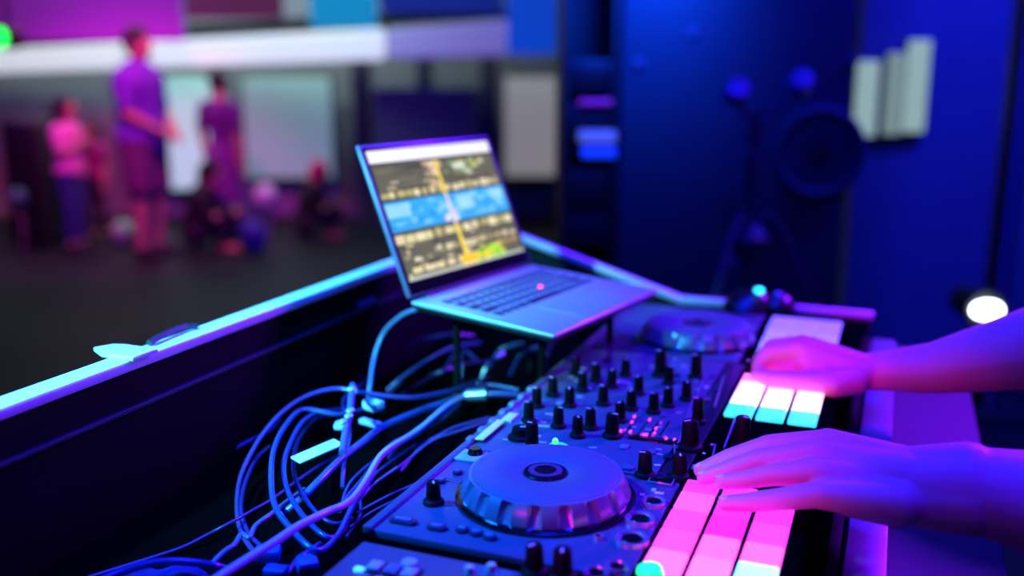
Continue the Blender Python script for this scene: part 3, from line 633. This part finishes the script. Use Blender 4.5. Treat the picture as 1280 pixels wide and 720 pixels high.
# streaky wave rows
for k in range(170): v = rng.uniform(.11, .99); u = rng.uniform(0, .9); rect(u, u+rng.uniform(.03, .25), v, v+.012, rng.choice(['6e6a58', '46423a', '8a8468', '2c2a26', '5a564c']), .7)
def segs(v0, v1, u0, u1, n, cols):
    for k in range(n):
        a = u0+(u1-u0)*k/n; rect(a, a+(u1-u0)/n*rng.uniform(.6, .95), v0+rng.uniform(0, .012), v1-rng.uniform(0, .012), rng.choice(cols), .95)
tan = ['e8dca0', 'f4e8b8', 'c8b878', 'ecd8b0', 'b8b070']
segs(.325, .385, 0, 1, 16, tan); segs(.655, .725, 0, 1, 13, tan); segs(.79, .835, .35, 1, 9, ['d8c488', 'ecd8b0', 'a89868']); segs(.90, .96, .05, .6, 6, tan); segs(.86, .90, .62, .98, 5, ['e0b860', 'f0d080', 'c8a050'])
for k in range(26): u = rng.uniform(0, .6); v = rng.uniform(.72, .98); rect(u, u+rng.uniform(.02, .07), v, v+.025, rng.choice(['d8cc98', 'a89c70', 'f0e4c0']), .8)
for u, v in ((.1, .25), (.07, .29), (.42, .22), (.35, .27)): rect(u, u+.06, v, v+.018, 'd8c8a8', .7)
rect(0, 1, .40, .63, '38a8f0')
for k in range(60): u = rng.uniform(0, .95); v = rng.uniform(.41, .59); rect(u, u+rng.uniform(.02, .1), v, v+rng.uniform(.02, .05), rng.choice(['7cd0ff', 'a8e0ff', '1c88e8', '50b8f8', '90d4ff']), .6)
rect(0, .18, .42, .52, 'a8e0ff', .8); rect(.55, .7, .43, .54, 'b8e4ff', .7); rect(.86, .98, .42, .5, 'c0e8ff', .7); rect(0, 1, .385, .40, '303030', .8); rect(0, 1, .63, .65, '40403a', .7)
for k in range(10): u = rng.normal(.46, .03); v = rng.uniform(.53, .6); rect(u, u+.03, v, v+.03, rng.choice(['f0c0e8', 'ffffff', 'd890e0']), .8)
for k in range(30): u = rng.normal(.42, .035); v = rng.uniform(.11, .32); rect(u, u+.04, v, v+.03, rng.choice(['f0c8a0', 'd8a878', 'f8e0c0']), .6)
for k in range(24): u = rng.normal(.66, .08); v = rng.uniform(.13, .24); rect(u, u+.05, v, v+.03, rng.choice(['b8d8b0', '80a060', 'e8f0e0', 'd8d048']), .6)
rect(.62, .72, .17, .21, 'e8f4f0', .8); rect(.78, .84, .18, .21, 'd8d840', .8)
for k in range(40): u = min(.92, max(.55, rng.normal(.70, .09))); v = rng.uniform(.87, .97); rect(u, u+.05, v, v+.035, rng.choice(['a0e820', '60d030', 'd8f040', '40a828', 'f8e030']), .8)
for i in range(NY):
    if V_[i] > .1:
        uc = .475+.0*V_[i]; a = int(uc*NX); b = a+int(5+5*max(0, V_[i]-.6)/.4); img[i, a:b] = H('ffe048' if V_[i] < .4 or V_[i] > .65 else 'f0d0d8')
    if V_[i] > .9: img[i, int(.44*NX):int(.58*NX)] = H('f8c818')
rect(0, 1, 0, .10, 'f4f2fc'); rect(0, 1, .10, .125, '34342c'); rect(0, 1, .975, 1, 'd8dcd8', .8)
img = np.clip(img, 0, 1)
me = bpy.data.meshes.new('display')
vs = []; fs = []; cols = []
for j in range(NY):
    for i in range(NX):
        u = i/(NX-1); v = j/(NY-1); p = Mlid @ Vector((sx0+(sx1-sx0)*u, sy1+(sy0-sy1)*v, .0009)); vs.append(p); cols.extend([*[float(t) for t in srgb(list(img[j, i]))], 1])
for j in range(NY-1):
    for i in range(NX-1): k = j*NX+i; fs.append((k, k+NX, k+NX+1, k+1))
me.from_pydata(vs, [], fs); ca = me.color_attributes.new('screen_colour', 'FLOAT_COLOR', 'POINT'); ca.data.foreach_set('color', cols)
ms = bpy.data.materials.new('screen_glow'); ms.use_nodes = True; nt = ms.node_tree; b = nt.nodes['Principled BSDF']
at = nt.nodes.new('ShaderNodeVertexColor'); at.layer_name = 'screen_colour'
nt.links.new(at.outputs['Color'], b.inputs['Emission Color']); b.inputs['Emission Strength'].default_value = 1.15; b.inputs['Base Color'].default_value = (.01, .01, .01, 1); b.inputs['Roughness'].default_value = .7; b.inputs['Specular IOR Level'].default_value = 0
me.materials.append(ms); o = bpy.data.objects.new('display', me); col.objects.link(o); o.parent = lid
# stand under the laptop
st = bpy.data.objects.new('laptop_stand', None); col.objects.link(st)
st.matrix_world = Matrix.Translation(Vector((LO.x, LO.y, ZF+.012))) @ Matrix.Rotation(math.atan2(hx.y, hx.x), 4, 'Z')
tag(st, 'low black stand holding the laptop above the cables', 'stand')
inv = st.matrix_world.inverted()
mb = MB(); mb.box(.03, w-.02, -a_+.02, -.01, -.018, -.0125, .002, inv @ ML); mb.build('tray', m_rub, st)
for x in (.06, w-.05):
    for y in (-a_+.05, -.03):
        t = inv @ (ML @ Vector((x, y, -.017))); MB().tube([(t.x, t.y, 0), tuple(t)], .005, 10, 0).build('leg', m_rub, st)

# ------------------------------------------------------------------ cables
def cmat(c):
    k = [int(int(c[i:i+2], 16)*(.62 if c != 'b8a8f0' else .95)) for i in (0, 2, 4)]
    return mat('cable_'+c, '%02x%02x%02x' % tuple(k), .3, 0, coat=.5, vary=.05)
def cable(pts, r, c, label, z=None, name='cable', plug=None, group='audio and data cables in the case'):
    P = []
    for q in pts:
        zz = q[2] if len(q) > 2 else z
        P.append(PZ(q[0], q[1], zz))
    e = empty(name, Vector((P[0].x, P[0].y, ZF+.012)), label, 'cable', group)
    r *= .86
    o = MB().tube([p-e.location for p in P], r, 12, 8).build('sheath', cmat(c), e)
    for end in (plug or ()):
        a, b_ = (P[0], P[1]) if end == 0 else (P[-1], P[-2])
        d = (a-b_).normalized()
        MB().tube([a-e.location-d*.004, a-e.location+d*.012, a-e.location+d*.022], lambda t: r*(1.9-.3*t), 12, 0).build('plug', mat('plug_metal', '9098b8', .3, .7), e)
    return e
cable([(262, 728, .0), (300, 703), (340, 680), (373, 657), (407, 640), (437, 626), (453, 607), (473, 570), (523, 540), (560, 507), (593, 488)] and
      [(255, 734, -.005), (300, 705, 0), (340, 680, .004), (373, 658, .006), (407, 641, .004), (437, 627, 0), (458, 600, -.01), (480, 566, -.02), (523, 538, -.03), (560, 507, -.035), (593, 488, -.035)], .0042, 'b8a8f0', 'thick lavender cable sweeping across the front of the cable heap')
cable([(543, 384, .083), (520, 387, .078), (500, 396, .065), (480, 416, .04), (468, 447, .01), (462, 486, -.02), (459, 510, -.045)], .0034, '8898e8', 'pale cable drooping down from the side of the laptop', plug=(0,))
cable([(352, 712, -.06), (318, 690, -.062), (298, 652, -.06), (300, 600, -.05), (320, 556, -.03), (348, 520, -.01), (380, 497, 0), (420, 486, .004), (460, 492, 0), (512, 497, -.01), (557, 490, -.02), (583, 482, -.03), (609, 472, -.04)], .0030, '6a58c8', 'purple cable arching over the top of the coils toward the laptop')
cable([(500, 480, -.055), (470, 505, -.04), (427, 518, -.02), (380, 512, -.01), (357, 532, -.006), (343, 560, -.004), (339, 592, -.004), (343, 630, -.008), (362, 659, -.014), (395, 688, -.02), (420, 672, -.03), (437, 640, -.035), (455, 600, -.045)], .0032, '4a70e0', 'outermost loop of the blue cable coil')
cable([(425, 512, -.03), (398, 516, -.018), (378, 528, -.014), (364, 552, -.012), (355, 578, -.012), (357, 605, -.014), (367, 628, -.018), (385, 652, -.022), (410, 672, -.026), (428, 664, -.034), (440, 636, -.042), (470, 590, -.05)], .0030, '3c58d0', 'inner loop of the blue cable coil')
cable([(412, 518, -.045), (392, 526, -.03), (374, 548, -.026), (367, 575, -.026), (370, 600, -.028), (383, 625, -.03), (400, 645, -.034), (420, 655, -.04), (440, 648, -.05)], .0026, '3848a8', 'thin innermost loop of the cable coil')
cable([(350, 646, -.05), (377, 623, -.035), (400, 600, -.026), (427, 573, -.022), (453, 553, -.022), (480, 533, -.024), (527, 513, -.034), (557, 503, -.04), (585, 490, -.05)], .0046, '4c80f0', 'thick bright blue cable running diagonally through the coil')
cable([(337, 558, -.045), (322, 572, -.045), (312, 590, -.045), (304, 613, -.05), (302, 640, -.055), (312, 668, -.06), (335, 690, -.062)], .0026, '5038b0', 'short purple cable arc left of the coil')
cable([(110, 722, -.063), (180, 700, -.062), (228, 684, -.06), (262, 667, -.056), (285, 655, -.05), (307, 643, -.05), (340, 624, -.05), (373, 600, -.052), (400, 582, -.055), (440, 560, -.06)], .0020, '5a38a8', 'dim purple wire crossing behind the coil')
cable([(262, 708, -.04), (280, 690, -.035), (293, 681, -.035), (302, 668, -.035), (312, 672, -.035), (320, 657, -.035), (340, 642, -.035), (360, 626, -.045), (380, 612, -.055)], .0030, '8890d8', 'kinked pale braided wire left of the lavender cable')
cable([(262, 580, -.058), (290, 563, -.055), (312, 551, -.05), (333, 541, -.045), (345, 530, -.045), (352, 520, -.05)], .0026, '8488b8', 'short pale twisted wire end poking out left of the coil')
cable([(425, 640, -.045), (433, 612, -.04), (447, 593, -.04), (480, 567, -.04), (527, 540, -.04), (553, 513, -.044), (593, 489, -.05)], .0018, '6468c8', 'thin blue wire right of the tie running to the controller')
cable([(421, 640, -.04), (433, 622, -.035), (452, 600, -.035), (470, 577, -.035), (492, 553, -.035), (510, 546, -.04), (545, 530, -.045), (575, 505, -.05)], .0022, '4458c8', 'thin blue wire just below the one beside it')
cable([(452, 622, -.05), (470, 603, -.045), (507, 577, -.04), (540, 551, -.04), (573, 539, -.04), (600, 530, -.042), (626, 521, -.045)], .0018, '7c78d8', 'thin lilac wire ending under the controller edge')
cable([(446, 641, -.045), (487, 619, -.04), (527, 601, -.04), (560, 577, -.04), (585, 560, -.045)], .0016, '5860c0', 'upper of two thin wires hugging the controller edge')
cable([(436, 660, -.05), (465, 640, -.045), (500, 622, -.04), (533, 604, -.04), (566, 583, -.045)], .0016, '444cb0', 'lower of two thin wires hugging the controller edge')
cable([(432, 672, -.055), (450, 645, -.055), (452, 618, -.05), (470, 592, -.048), (496, 572, -.05), (520, 556, -.055)], .0018, '3848b0', 'fine dark blue wire in the bundle beside the tie')
cable([(484, 488, -.055), (500, 474, -.04), (521, 459, -.03), (540, 447, -.025), (557, 438, -.025), (575, 432, -.028), (600, 429, -.04)], .0030, '5860e0', 'blue cable curving up under the laptop')
cable([(510, 434, -.04), (524, 426, -.03), (542, 421, -.025), (565, 418, -.025), (592, 420, -.035)], .0026, '3c38a8', 'dark violet cable arch nearest the laptop underside')
cable([(330, 530, -.063), (380, 484, -.058), (400, 468, -.04), (420, 455, -.035), (445, 436, -.035), (469, 418, -.04), (490, 404, -.05)], .0020, '4838a0', 'thin violet wire running along the case wall')
cable([(486, 572, -.055), (496, 558, -.05), (512, 545, -.045), (551, 519, -.038), (570, 500, -.035), (588, 486, -.03), (610, 481, -.03), (648, 487, -.03)], .0026, '5c3cb0', 'purple cable arch plugged in behind the mixer')
cable([(500, 590, -.055), (527, 558, -.045), (548, 545, -.04), (567, 535, -.038), (590, 528, -.038), (612, 522, -.04)], .0020, '6c60c0', 'thin lilac wire below the purple arch')
cable([(604, 493, -.028), (622, 492, -.026), (648, 493, -.026)], .0052, '5a50c0', 'short stubby purple plug lead entering the mixer back', plug=(0,))
cable([(492, 500, -.055), (520, 482, -.05), (550, 466, -.05), (580, 455, -.05), (612, 452, -.055)], .0022, '28287c', 'faint dark blue cable deep under the laptop')
cable([(110, 732, -.03), (150, 716, -.028), (190, 704, -.026), (225, 702, -.028), (262, 706, -.035), (285, 712, -.045)], .0040, '2c2cc0', 'blue cable curling in at the bottom left of the case')
cable([(350, 728, -.04), (372, 700, -.04), (385, 690, -.042), (400, 680, -.05)], .0032, '3848c0', 'short blue cable tail below the coil')
cable([(536, 470, -.05), (556, 462, -.04), (566, 445, -.035), (577, 436, -.035), (598, 452, -.045)], .0028, '30308c', 'kinked dark cable behind the laptop stand')
cable([(440, 470, -.055), (455, 478, -.04), (430, 500, -.03), (437, 540, -.028), (430, 580, -.035), (428, 610, -.05)], .0028, '4858c8', 'blue cable passing down through the fabric tie')
for q, (px, py, z) in enumerate([(640, 432, -.02), (665, 437, -.02), (620, 447, -.03), (690, 428, -.02), (575, 448, -.03)]):
    v = PZ(px, py, z); e = empty('plug', Vector((v.x, v.y, v.z)), ['metal plug lying just left of the front laptop corner, third from the right', 'metal plug lying lower down under the front laptop corner', 'metal plug lying lowest in the dark below the laptop side', 'metal plug lying nearest the mixer, rightmost under the laptop', 'metal plug lying leftmost under the laptop, by the kinked dark cable'][q], 'plug', 'metal plugs under the laptop')
    e.rotation_euler = (0, R(80), R(20+q*25)); e.location.z += .0
    MB().lathe([(0, 0), (.004, 0), (.0042, .016), (.003, .018), (0, .018)], 14).build('barrel', mat('plug_metal2', '7078b0', .3, .7), e)
    MB().tube([(0, 0, .0), (.004, 0, -.02), (.03, .004, -.04)], .0026, 8).build('lead', cmat('28287c'), e)
# tie, tag and connectors
tie = empty('cable_tie', PZ(440, 520, 0), 'upright fabric cable tie strapped round the coil', 'cable tie')
pts = [(441, 482, .012), (439, 500, .012), (437, 518, .01), (432, 540, .006), (428, 566, -.002)]
MB().tube([PZ(*p)-tie.location for p in pts], .0040, 10).build('strap', mat('strap_fabric', '3c48a8', .7, bump=.5), tie)
mb = MB()
for p in ((440, 486, .016), (438, 513, .016), (436, 520, .014), (429, 527, .012)): v = PZ(*p)-tie.location; mb.ell(v, (.005, .006, .003))
mb.build('buckle', mat('buckle', 'a0b0e0', .3, .5), tie)
def slip(px, py, z, lx, ly, rz, c, label, name, th=.002, cat='tag', tilt=0):
    v = PZ(px, py, z); mb = MB(); mb.box(-lx/2, lx/2, -ly/2, ly/2, -th/2, th/2, th*.3)
    for q in mb.bm.verts: q.co.z += .12*q.co.x*q.co.x/lx*2
    o = mb.build(name, mat('slip_'+c, c, .5)); o.location = v; o.rotation_euler = (tilt, 0, rz); tag(o, label, cat); return o
m_dash = mat('tag_print', '4060a0', .6)
o = slip(397, 565, -.01, .020, .052, R(-38+10), 'c4dcf0', 'pale paper cable tag lying inside the coil', 'cable_tag', tilt=R(8))
mb = MB()
for k in range(4): mb.box(-.006, .006, -.018+k*.01, -.016+k*.01, .001, .0016, 0)
d = mb.build('printed_lines', m_dash, o)
slip(467, 507, -.012, .024, .018, R(-20), 'a8b8d8', 'silver connector block right of the tie', 'connector_block', .012, 'connector')
slip(463, 530, -.02, .03, .010, R(-15), '8898d0', 'slim pale connector below the silver block', 'connector', .006, 'connector')
slip(425, 532, -.016, .012, .016, R(20), '90a8d8', 'small pale connector just left of the tie', 'connector', .007, 'connector')
slip(335, 693, -.03, .022, .018, R(30), '2850c0', 'small blue connector under the lavender cable', 'connector', .012, 'connector')
slip(384, 706, -.03, .018, .020, R(40), '3048b8', 'blue connector at the foot of the coil', 'connector', .012, 'connector')
slip(345, 716, -.035, .02, .014, R(10), '2038a0', 'dark blue connector at the bottom frame edge', 'connector', .01, 'connector')
# cloth at bottom left
mb = MB(); NXc, NYc = 24, 16; b = bmesh.new(); g = []
c0 = PZ(205, 724, -.045)
for i in range(NXc):
    row = []
    for j in range(NYc):
        x = -.05+.10*i/(NXc-1); y = -.06+.09*j/(NYc-1); z = .018*math.exp(-(x*x+y*y)/.002)+.004*math.sin(90*x+30*y)+.003*math.sin(120*y)
        row.append(b.verts.new((x, y, z)))
    g.append(row)
for i in range(NXc-1):
    for j in range(NYc-1): b.faces.new((g[i][j], g[i+1][j], g[i+1][j+1], g[i][j+1]))
bmesh.ops.solidify(b, geom=b.faces[:], thickness=.003); bmesh.ops.recalc_face_normals(b, faces=b.faces)
mb.add(b); o = mb.build('cloth', mat('dark_blue_cloth', '2428a0', .8, bump=.5)); o.location = (c0.x, c0.y, -.06); tag(o, 'crumpled dark blue cloth at the bottom left of the case', 'cloth')

# ------------------------------------------------------------------ headphones behind the far pads
hp0 = Vector((.215, .935, 0))
hb = PY(945, 388, .93)
hp = empty('headphones', Vector((hb.x, .93, ZF+.012)), 'black headphones with a small cyan light lying past the far pads', 'headphones')
L_ = lambda px, py, Y: PY(px, py, Y)-hp.location
mb = MB(); a = L_(925, 393, .925); b_ = L_(948, 370, .93)
n = (L_(952, 362, .925)-L_(930, 398, .93)).normalized()
Mx = Matrix.Translation(L_(938, 388, .93)) @ n.to_track_quat('Z', 'Y').to_matrix().to_4x4()
MB().lathe([(0, -.01), (.040, -.008), (.044, .004), (.034, .018), (.02, .03), (.012, .036), (0, .037)], 32, Mx).build('ear_cup', mat('ear_cup', '08080e', .4), hp)
MB().lathe([(.030, -.022), (.042, -.018), (.044, -.008), (.036, -.004), (.028, -.01)], 32, Mx).build('ear_cushion', m_rub, hp)
v = L_(949, 363, .905); MB().ell(v, (.008, .004, .0055)).build('ear_light', mat('cyan_led', '40e0ff', .3, emit='20d8f0', es=3), hp)
Mx2 = Matrix.Translation(L_(972, 386, .945)) @ Matrix.Rotation(R(25), 4, 'Y')
MB().lathe([(0, -.008), (.026, -.006), (.03, .004), (.024, .016), (.010, .026), (0, .027)], 32, Mx2).build('ear_cup', mat('ear_cup', '08080e', .4), hp)
MB().ell(L_(972, 369, .93), (.007, .004, .006)).build('ear_highlight', mat('lilac_highlight', '9080e0', .3, .4), hp)  # lilac highlight on the second cup, modelled as a coloured bead
MB().tube([L_(915, 396, .94), L_(905, 396, .97)+Vector((0, 0, .0)), L_(940, 378, 1.02), L_(985, 382, 1.0), L_(990, 392, .96)], .006, 10).build('headband', m_rub, hp)

# ------------------------------------------------------------------ the DJ
dj = empty('person', (.78, .36, FLOOR), 'person in black working the pads, both forearms and hands reaching in from the right', 'person')
O = dj.location
def Q(px, py, Y): return PY(px, py, Y)-O
m_skin = mat('skin_dj', 'd08c98', .5, bump=.25, bscale=250, vary=.08, sss=.0)
b = MB()
def chain(mb, pts):
    for (p, r), (q, s) in zip(pts, pts[1:]): mb.cap(p, q, r, s, 20)
dy = -.012
# left (near) hand
LW = Q(1150, 606, .188)
L = {
 'index': [(Q(1034, 552, .212), .0116), (Q(962, 556, .210), .0098), (Q(910, 573, .206), .0088), (Q(876, 588, .202), .0074)],
 'middle': [(Q(1020, 567, .194), .0122), (Q(945, 577, .191), .0102), (Q(904, 590, .187), .0090), (Q(880, 597, .185), .0072)],
 'ring': [(Q(1016, 590, .172), .0120), (Q(962, 594, .168), .0098), (Q(928, 600, .165), .0086), (Q(902, 602, .164), .0070)],
 'little': [(Q(1024, 618, .148), .0118), (Q(975, 624, .141), .0098), (Q(935, 628, .139), .0086), (Q(906, 629, .138), .0070)]}
for k, ch in L.items(): chain(b, ch)
for k, wr in (('index', (1135, 584, .208)), ('middle', (1135, 592, .200)), ('ring', (1130, 608, .186)), ('little', (1125, 628, .165))):
    b.cap(L[k][0][0], Q(*wr),   .0125, .0185, 20)
b.cap(Q(1050, 585, .192), Q(1130, 600, .190), .017, .026, 20)
b.cap(Q(1062, 626, .166), Q(1120, 632, .172), .014, .019, 20)
b.cap(Q(1110, 612, .215), Q(1050, 606, .235), .016, .013, 20); b.cap(Q(1050, 606, .235), Q(1000, 604, .235), .012, .010, 20); b.cap(Q(1000, 604, .235), Q(968, 606, .23), .0098, .008, 20)
b.cap(Q(1120, 590, .198), Q(1210, 596, .198), .0215, .030, 24); b.cap(Q(1115, 622, .180), Q(1210, 622, .190), .0215, .033, 24); b.cap(Q(1100, 606, .19), Q(1215, 608, .194), .027, .034, 24)
LE = Vector((.66, .17, .055))-O
b.cap(Q(1208, 609, .196), Q(1300, 630, .195), .035, .044, 24); b.cap(Q(1300, 630, .195), LE+Vector((.0, 0, .0)), .044, .046, 24)
LS = Vector((.80, .185, .43))-O; b.cap(LE, LS, .046, .056, 24)
# right (far) hand
RH = {
 'index': [(Q(1000, 436, .545), .0135), (Q(962, 440, .54), .0112), (Q(949, 457, .535), .0098), (Q(951, 470, .53), .008)],
 'middle': [(Q(1003, 432, .57), .0135), (Q(966, 434, .567), .0112), (Q(950, 450, .565), .0098), (Q(951, 466, .562), .008)],
 'ring': [(Q(1012, 434, .592), .0125), (Q(978, 434, .59), .0105), (Q(962, 447, .588), .0092), (Q(961, 461, .586), .0078)],
 'little': [(Q(1024, 438, .612), .0115), (Q(994, 440, .612), .0092), (Q(980, 450, .61), .0082), (Q(977, 460, .608), .007)]}
for k, ch in RH.items(): chain(b, ch); b.cap(ch[0][0], Q(1082, 464, ch[0][0].y+O.y+(.575-ch[0][0].y-O.y)*.5), .0145, .021, 20)
b.cap(Q(1010, 452, .548), Q(1075, 466, .565), .023, .024, 20); b.cap(Q(972, 456, .548), Q(1030, 462, .55), .017, .022, 20)
chain(b, [(Q(1068, 474, .545), .019), (Q(1040, 481, .522), .0165), (Q(1000, 477, .515), .0125), (Q(965, 474, .512), .0112), (Q(946, 468, .515), .0085)])
b.cap(Q(1040, 478, .53), Q(1020, 460, .545), .0155, .017, 20)
RE = Vector((.68, .54, .11))-O
b.cap(Q(1080, 465, .568), Q(1170, 460, .56), .0225, .031, 24); b.cap(Q(1170, 460, .56), Q(1300, 434, .545), .031, .048, 24); b.cap(Q(1300, 434, .545), RE, .048, .046, 24)
RS = Vector((.80, .535, .43))-O; b.cap(RE, RS, .046, .056, 24)
NAILS = []
for ch in list(L.values()):
    (p0, r0), (p1, r1) = ch[-2], ch[-1]; NAILS.append((p0, p1, r1))
# trunk, neck, head, legs
T = lambda x, y, z: Vector((x, y, z))-O
def trunk(mb, g=0):
    mb.cap(T(.80, .30, .0), T(.80, .42, .0), .115+g, .115+g); mb.cap(T(.80, .36, .0), T(.80, .36, .3), .13+g, .135+g)
    mb.cap(T(.80, .27, .3), T(.80, .45, .3), .105+g, .105+g); mb.cap(T(.80, .215, .43), T(.80, .505, .43), .06+g, .06+g); mb.cap(T(.80, .3, .36), T(.80, .42, .36), .09+g, .09+g)
trunk(b); b.cap(T(.79, .36, .45), T(.77, .36, .56), .06, .055)
b.ell(T(.755, .36, .665), (.095, .078, .12)); b.cap(T(.70, .36, .61), T(.69, .36, .605), .045, .038); b.cap(T(.665, .36, .67), T(.645, .36, .645), .011, .014)
for s in (-1, 1):
    b.ell(T(.76, .36+s*.08, .66), (.022, .01, .032)); b.ell(T(.672, .36+s*.032, .682), (.012, .014, .009))
    b.cap(T(.8, .36+s*.09, -.05), T(.79, .36+s*.1, -.47), .085, .055); b.cap(T(.79, .36+s*.1, -.47), T(.81, .36+s*.1, FLOOR+.08), .054, .038); b.cap(T(.82, .36+s*.1, FLOOR+.038), T(.65, .36+s*.11, FLOOR+.03), .036, .028)
body = fused(b, 'body', m_skin, .0022, 6, dj)
for p0, p1, r1 in NAILS:
    d = (p1-p0).normalized(); up = (Vector((0, 0, 1))-d*d.z).normalized(); sd = d.cross(up)
    Mn = Matrix((d, sd, up)).transposed().to_4x4(); Mn.translation = Vector((0, 0, 0))
    MB().ell(p1-d*.001+up*r1*.80, (.0055, .0042, .0014), Mn, 14, 8).build('fingernail', mat('nail', 'e8c0c8', .25), dj)
t = MB(); trunk(t, .014)
for sh, el in ((LS, LE), (RS, RE)): t.cap(sh, sh.lerp(el, .65), .070, .064)
fused(t, 't_shirt', mat('black_shirt', '101018', .85, bump=.4), .012, 4, dj)
t = MB(); t.cap(T(.80, .30, -.03), T(.80, .42, -.03), .125, .125)
for s in (-1, 1): t.cap(T(.8, .36+s*.09, -.05), T(.79, .36+s*.1, -.47), .097, .07); t.cap(T(.79, .36+s*.1, -.47), T(.81, .36+s*.1, FLOOR+.1), .07, .055)
fused(t, 'trousers', mat('dark_trousers', '181828', .85, bump=.4), .012, 4, dj)
t = MB(); t.ell(T(.775, .36, .70), (.098, .088, .115)); fused(t, 'hair', mat('hair_dj', '120c0a', .6, bump=.5), .007, 2, dj)
for s in (-1, 1): MB().cap(T(.83, .36+s*.1, FLOOR+.045), T(.64, .36+s*.11, FLOOR+.036), .044, .036).build('shoe', mat('shoe', '222228', .5), dj)

# ------------------------------------------------------------------ lights
def area(name, loc, tgt, c, e, size, sy_=None, spread=None):
    l = bpy.data.lights.new(name, 'AREA'); l.color = c; l.energy = e; l.size = size
    if sy_: l.shape = 'RECTANGLE'; l.size_y = sy_
    if spread: l.spread = R(spread)
    o = bpy.data.objects.new(name, l); col.objects.link(o); o.location = loc
    o.rotation_euler = (Vector(tgt)-Vector(loc)).to_track_quat('-Z', 'Y').to_euler(); return o
def spot(name, loc, tgt, c, e, ang_, rad=.05, bl=.6):
    l = bpy.data.lights.new(name, 'SPOT'); l.color = c; l.energy = e; l.spot_size = R(ang_); l.spot_blend = bl; l.shadow_soft_size = rad
    o = bpy.data.objects.new(name, l); col.objects.link(o); o.location = loc
    o.rotation_euler = (Vector(tgt)-Vector(loc)).to_track_quat('-Z', 'Y').to_euler(); return o
area('stage_wash_blue', (.15, .3, 1.9), (.15, .35, 0), (.004, .012, 1), 105, .5)
spot('stage_wash_cyan', (-.95, -.25, 1.15), (-.24, .44, .05), (.02, .60, 1), 270, 27, .10, 1)
spot('stage_spot_cyan', (-.48, -.95, .80), (-.33, .17, .1), (.14, .85, 1), 330, 30, .03, .9)
spot('deck_fill', (-.95, -.25, 1.15), (-.02, .10, 0), (.004, .20, 1), 480, 21, .10, 1)  # second lamp beside the cyan wash, added to brighten the near deck plates
area('stage_wash_purple', (1.1, 1.9, 1.1), (.1, .7, 0), (.22, .004, 1), 34, .5, None, 100)
spot('stage_violet_front', (.9, -.5, 1.5), (.46, .32, 0), (.075, .0, 1), 90, 38, .12, 1)
spot('hall_magenta', RM(-2.2, 5.7, 2.0), RM(-3.1, 7.6, FLOOR+.5), (1, .05, .5), 430, 62, .2)
spot('hall_purple', RM(-4.6, 6.4, 2.4), RM(-2.9, 7.6, -.2), (.45, .03, 1), 170, 60, .2)
spot('hand_fill_magenta', (.0, -.55, .22), (.29, .26, .02), (1, .0, .6), 18, 19, .03, 1)  # added lamp: magenta fill on the near hand, helping the pads' glow
spot('hand_fill_magenta_far', (.05, -.45, .30), (.29, .53, .04), (.9, .0, .85), 34, 13, .03, 1)  # added lamp: turns the far hand magenta
area('hall_white', RM(-2.6, 8.2, 2.4), RM(-2.6, 9.4, 0), (.7, 1, .92), 70, 3.5, .3)
area('hall_fill', RM(-2.0, 6.0, 2.5), RM(-2.4, 6.6, FLOOR), (.6, .4, .8), 10, 2)  # unseen soft fill added to lift the hall
spot('cabinet_blue', RM(.40, 2.55, 1.05), RM(.36, DP, .66), (.002, .07, 1), 190, 80, .1, 1)
spot('cabinet_front_blue', RM(1.2, 1.2, 1.6), RM(1.0, DP, .7), (.005, .01, 1), 22, 70, .2, .9)
area('partition_blue', RM(2.3, 3.0, 2.3), RM(2.2, DR, .3), (.012, .02, 1), 190, .6)

# ------------------------------------------------------------------ world and view
wd = bpy.data.worlds.new('world'); scn.world = wd; wd.use_nodes = True
wd.node_tree.nodes['Background'].inputs[0].default_value = (.012, .01, .05, 1); wd.node_tree.nodes['Background'].inputs[1].default_value = .3
vs_ = scn.view_settings; vs_.view_transform = 'Standard'; vs_.look = 'None'; vs_.exposure = 0; vs_.gamma = 1; vs_.use_curve_mapping = False
